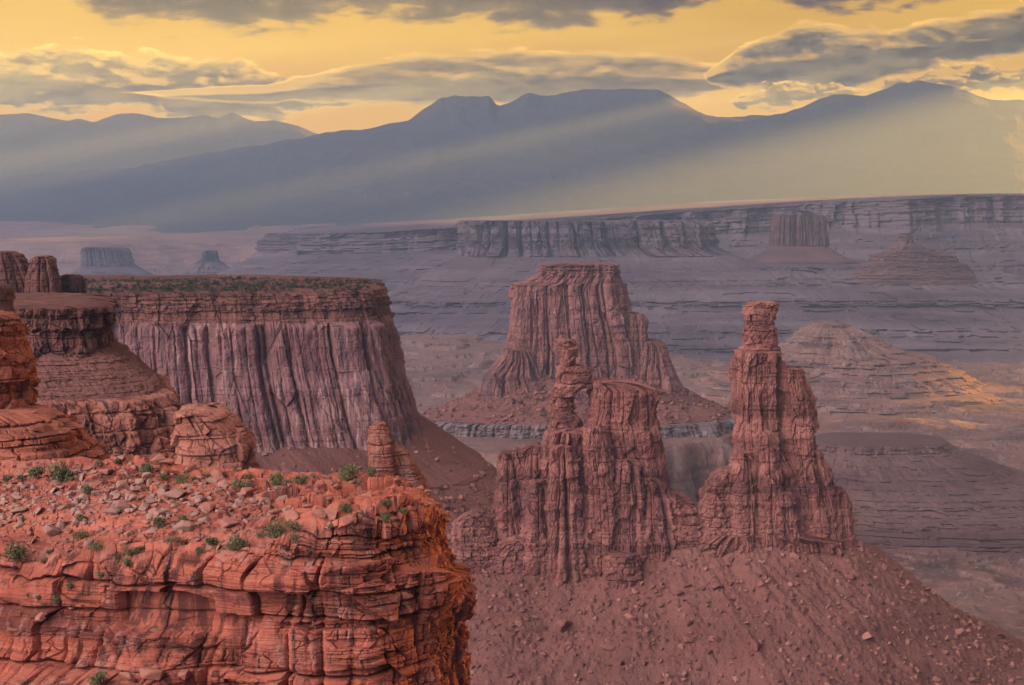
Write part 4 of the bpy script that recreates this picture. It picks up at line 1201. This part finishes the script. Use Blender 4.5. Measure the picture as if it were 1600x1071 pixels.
def slope_stones():
    r = np.random.RandomState(8)
    mb = MB()
    n = 9000
    X = r.uniform(-50, 430, n); Y = r.uniform(790, 1000, n)
    Zt = talus_z(X, Y)
    for x, y, z in zip(X, Y, Zt):
        s_ = .6 + 3.8 * r.rand() ** 4 if r.rand() > .006 else r.uniform(4, 7)
        V, F = CHIPS[r.randint(len(CHIPS))]
        mb.add(V @ rotm(r, .8).T * s_ * 1.4 + [x, y, z + s_ * .15], F)
    tag(mb.build('rubble', M['rubble']), kind='stuff')
    big = [(880, 985, 34), (1060, 930, 18), (1120, 918, 22), (1178, 1012, 26), (1260, 958, 20), (905, 885, 26), (950, 875, 24), (1140, 885, 18), (985, 968, 18), (1075, 1002, 18), (1190, 915, 16), (820, 925, 16), (1330, 905, 18)]
    for i, (px, py, sz) in enumerate(sorted(big)):
        for y in np.arange(780, 1010, 1.0):
            q = pix(px, py, y)
            if float(talus_z(q[:1], q[1:2])[0]) > q[2]:
                break
        V, F = ROCKS[(i * 3) % len(ROCKS)]
        w = sz / FPX * y
        V = V @ rotm(r, .5).T * w * 1.1
        o = mesh_obj('boulder', V, F, M['spire'])
        o.location = (q[0], y, q[2] + w * .15)
        tag(o, 'fallen block on the red talus slope below the spires, %s from the left' % ORD[i], 'boulder', 'fallen blocks on the talus slope')
slope_stones()

# ------------------------------------------------------------------ added cloud banks, unseen off to the right, shaped to shade the valley
def shade_bank(cx, cy, rx, ry, h, seed, thick=260, holes=()):
    n = 260
    u, v = np.meshgrid(np.linspace(-1.25, 1.25, n), np.linspace(-1.25, 1.25, n), indexing='ij')
    x = cx + u * rx; y = cy + v * ry
    r = (np.abs(u) ** 3 + np.abs(v) ** 3) ** (1 / 3) + 0.22 * fbm(x / 1500, y / 1500, seed, 5)
    thin = 1.0
    for hx, hy, hr in holes:
        thin = thin * sstep(200, 1800, np.hypot(x - hx, y - hy))
        r = np.maximum(r, 1.6 - np.hypot(x - hx, y - hy) / hr)
    return shade_cloud_mesh(x, y, r, h, thick, seed, thin)
def shade_cloud_mesh(x, y, r, h, thick, seed, thin=1.0):
    n = len(x)
    t = np.clip(1 - r, 0, 1) ** 0.5 * thin
    keep = (r < 1.0)
    bump = fbm(x / 420, y / 420, seed + 3, 5)
    zt = h + thick * t * (0.7 + 0.6 * bump); zb = h - thick * 0.35 * t * (0.8 + 0.4 * fbm(x / 300, y / 300, seed + 8, 4))
    F = grid_faces(n, n)
    kf = keep.ravel()[F].any(1)
    F = F[kf]
    V = np.concatenate([np.stack([x, y, zt + 2], -1).reshape(-1, 3), np.stack([x, y, zb - 2], -1).reshape(-1, 3)])
    m, nn, b = new_mat('cloud')  # added shading cloud, partly transparent so some sun leaks through
    b.inputs['Base Color'].default_value = (0.8, 0.8, 0.82, 1)
    tr = nn.node('ShaderNodeBsdfTransparent'); mx = nn.node('ShaderNodeMixShader')
    mx.inputs[0].default_value = 0.78
    out = [q for q in nn.t.nodes if q.type == 'OUTPUT_MATERIAL'][0]
    nn.t.links.new(tr.outputs[0], mx.inputs[1]); nn.t.links.new(b.outputs[0], mx.inputs[2]); nn.t.links.new(mx.outputs[0], out.inputs[0])
    return tag(mesh_obj('shade_clouds', V, np.concatenate([F, F[:, ::-1] + n * n]), m, smooth=True), kind='structure')
OFFX, OFFY = 8600.0, 6500.0            # how far a cloud at this height throws its shade
def cast_from(px, py, D, h):
    p = pix(px, py, D); k = (h - p[2]) / sun_dir.z
    return p + np.array(sun_dir) * k
def shade_strip(h, edge_a, edge_b, D0, D1, seed, thick=240):
    """an added, unseen ragged cloud whose shade lies between two slanting lines of the far air"""
    n = 170
    a0, a1 = cast_from(*edge_a[0], D0, h), cast_from(*edge_a[1], D1, h)
    b0, b1 = cast_from(*edge_b[0], D0, h), cast_from(*edge_b[1], D1, h)
    u, v = np.meshgrid(np.linspace(-.2, 1.2, n), np.linspace(-.25, 1.25, n), indexing='ij')
    x = (a0[0] * (1 - u) + a1[0] * u) * (1 - v) + (b0[0] * (1 - u) + b1[0] * u) * v
    y = (a0[1] * (1 - u) + a1[1] * u) * (1 - v) + (b0[1] * (1 - u) + b1[1] * u) * v
    r = np.maximum(np.abs(2 * u - 1), np.abs(2 * v - 1)) + 0.16 * fbm(x / 900, y / 900, seed, 5)
    shade_cloud_mesh(x, y, r, h, thick, seed)
shade_strip(3000, ((1560, 184), (1420, 146)), ((1160, 204), (1040, 180)), 7800, 13800, 7.7)  # unseen strips, laid out to leave beams of sun between their shade
shade_strip(3000, ((910, 218), (830, 196)), ((540, 224), (400, 190)), 7800, 13800, 2.2)
shade_strip(3000, ((330, 214), (230, 190)), ((-900, 330), (-1100, 300)), 7800, 13800, 9.3)
gap1 = cast_from(1470, 636, 3700, 1800); gap2 = pix(720, 930, 130)  # openings placed so sun patches fall on the basin and near cliff
gap2 = gap2 + np.array(sun_dir) * ((1800 - gap2[2]) / sun_dir.z)
shade_bank(-200 + OFFX, 2600 + OFFY, 4200, 4400, 1800, 2.5, holes=((gap1[0], gap1[1], 420), (gap2[0], gap2[1], 118)))

# ------------------------------------------------------------------ haze
def haze():
    x0, x1, y0, y1, z0, z1 = -14000, 14000, -600, 17500, -680, 1065
    V = np.array([[x, y, z] for z in (z0, z1) for y in (y0, y1) for x in (x0, x1)], float)
    F = np.array([[0, 2, 3, 1], [4, 5, 7, 6], [0, 1, 5, 4], [2, 6, 7, 3], [0, 4, 6, 2], [1, 3, 7, 5]])
    m = bpy.data.materials.new('haze')
    m.use_nodes = True
    t = m.node_tree
    t.nodes.clear()
    out = t.nodes.new('ShaderNodeOutputMaterial')
    pv = t.nodes.new('ShaderNodeVolumePrincipled')
    pv.inputs['Color'].default_value = (0.47, 0.68, 1.0, 1)
    pv.inputs['Density'].default_value = 1.0 / 21000
    pv.inputs['Anisotropy'].default_value = 0.4
    t.links.new(pv.outputs[0], out.inputs['Volume'])
    tag(mesh_obj('haze', V, F, m), kind='stuff')
haze()
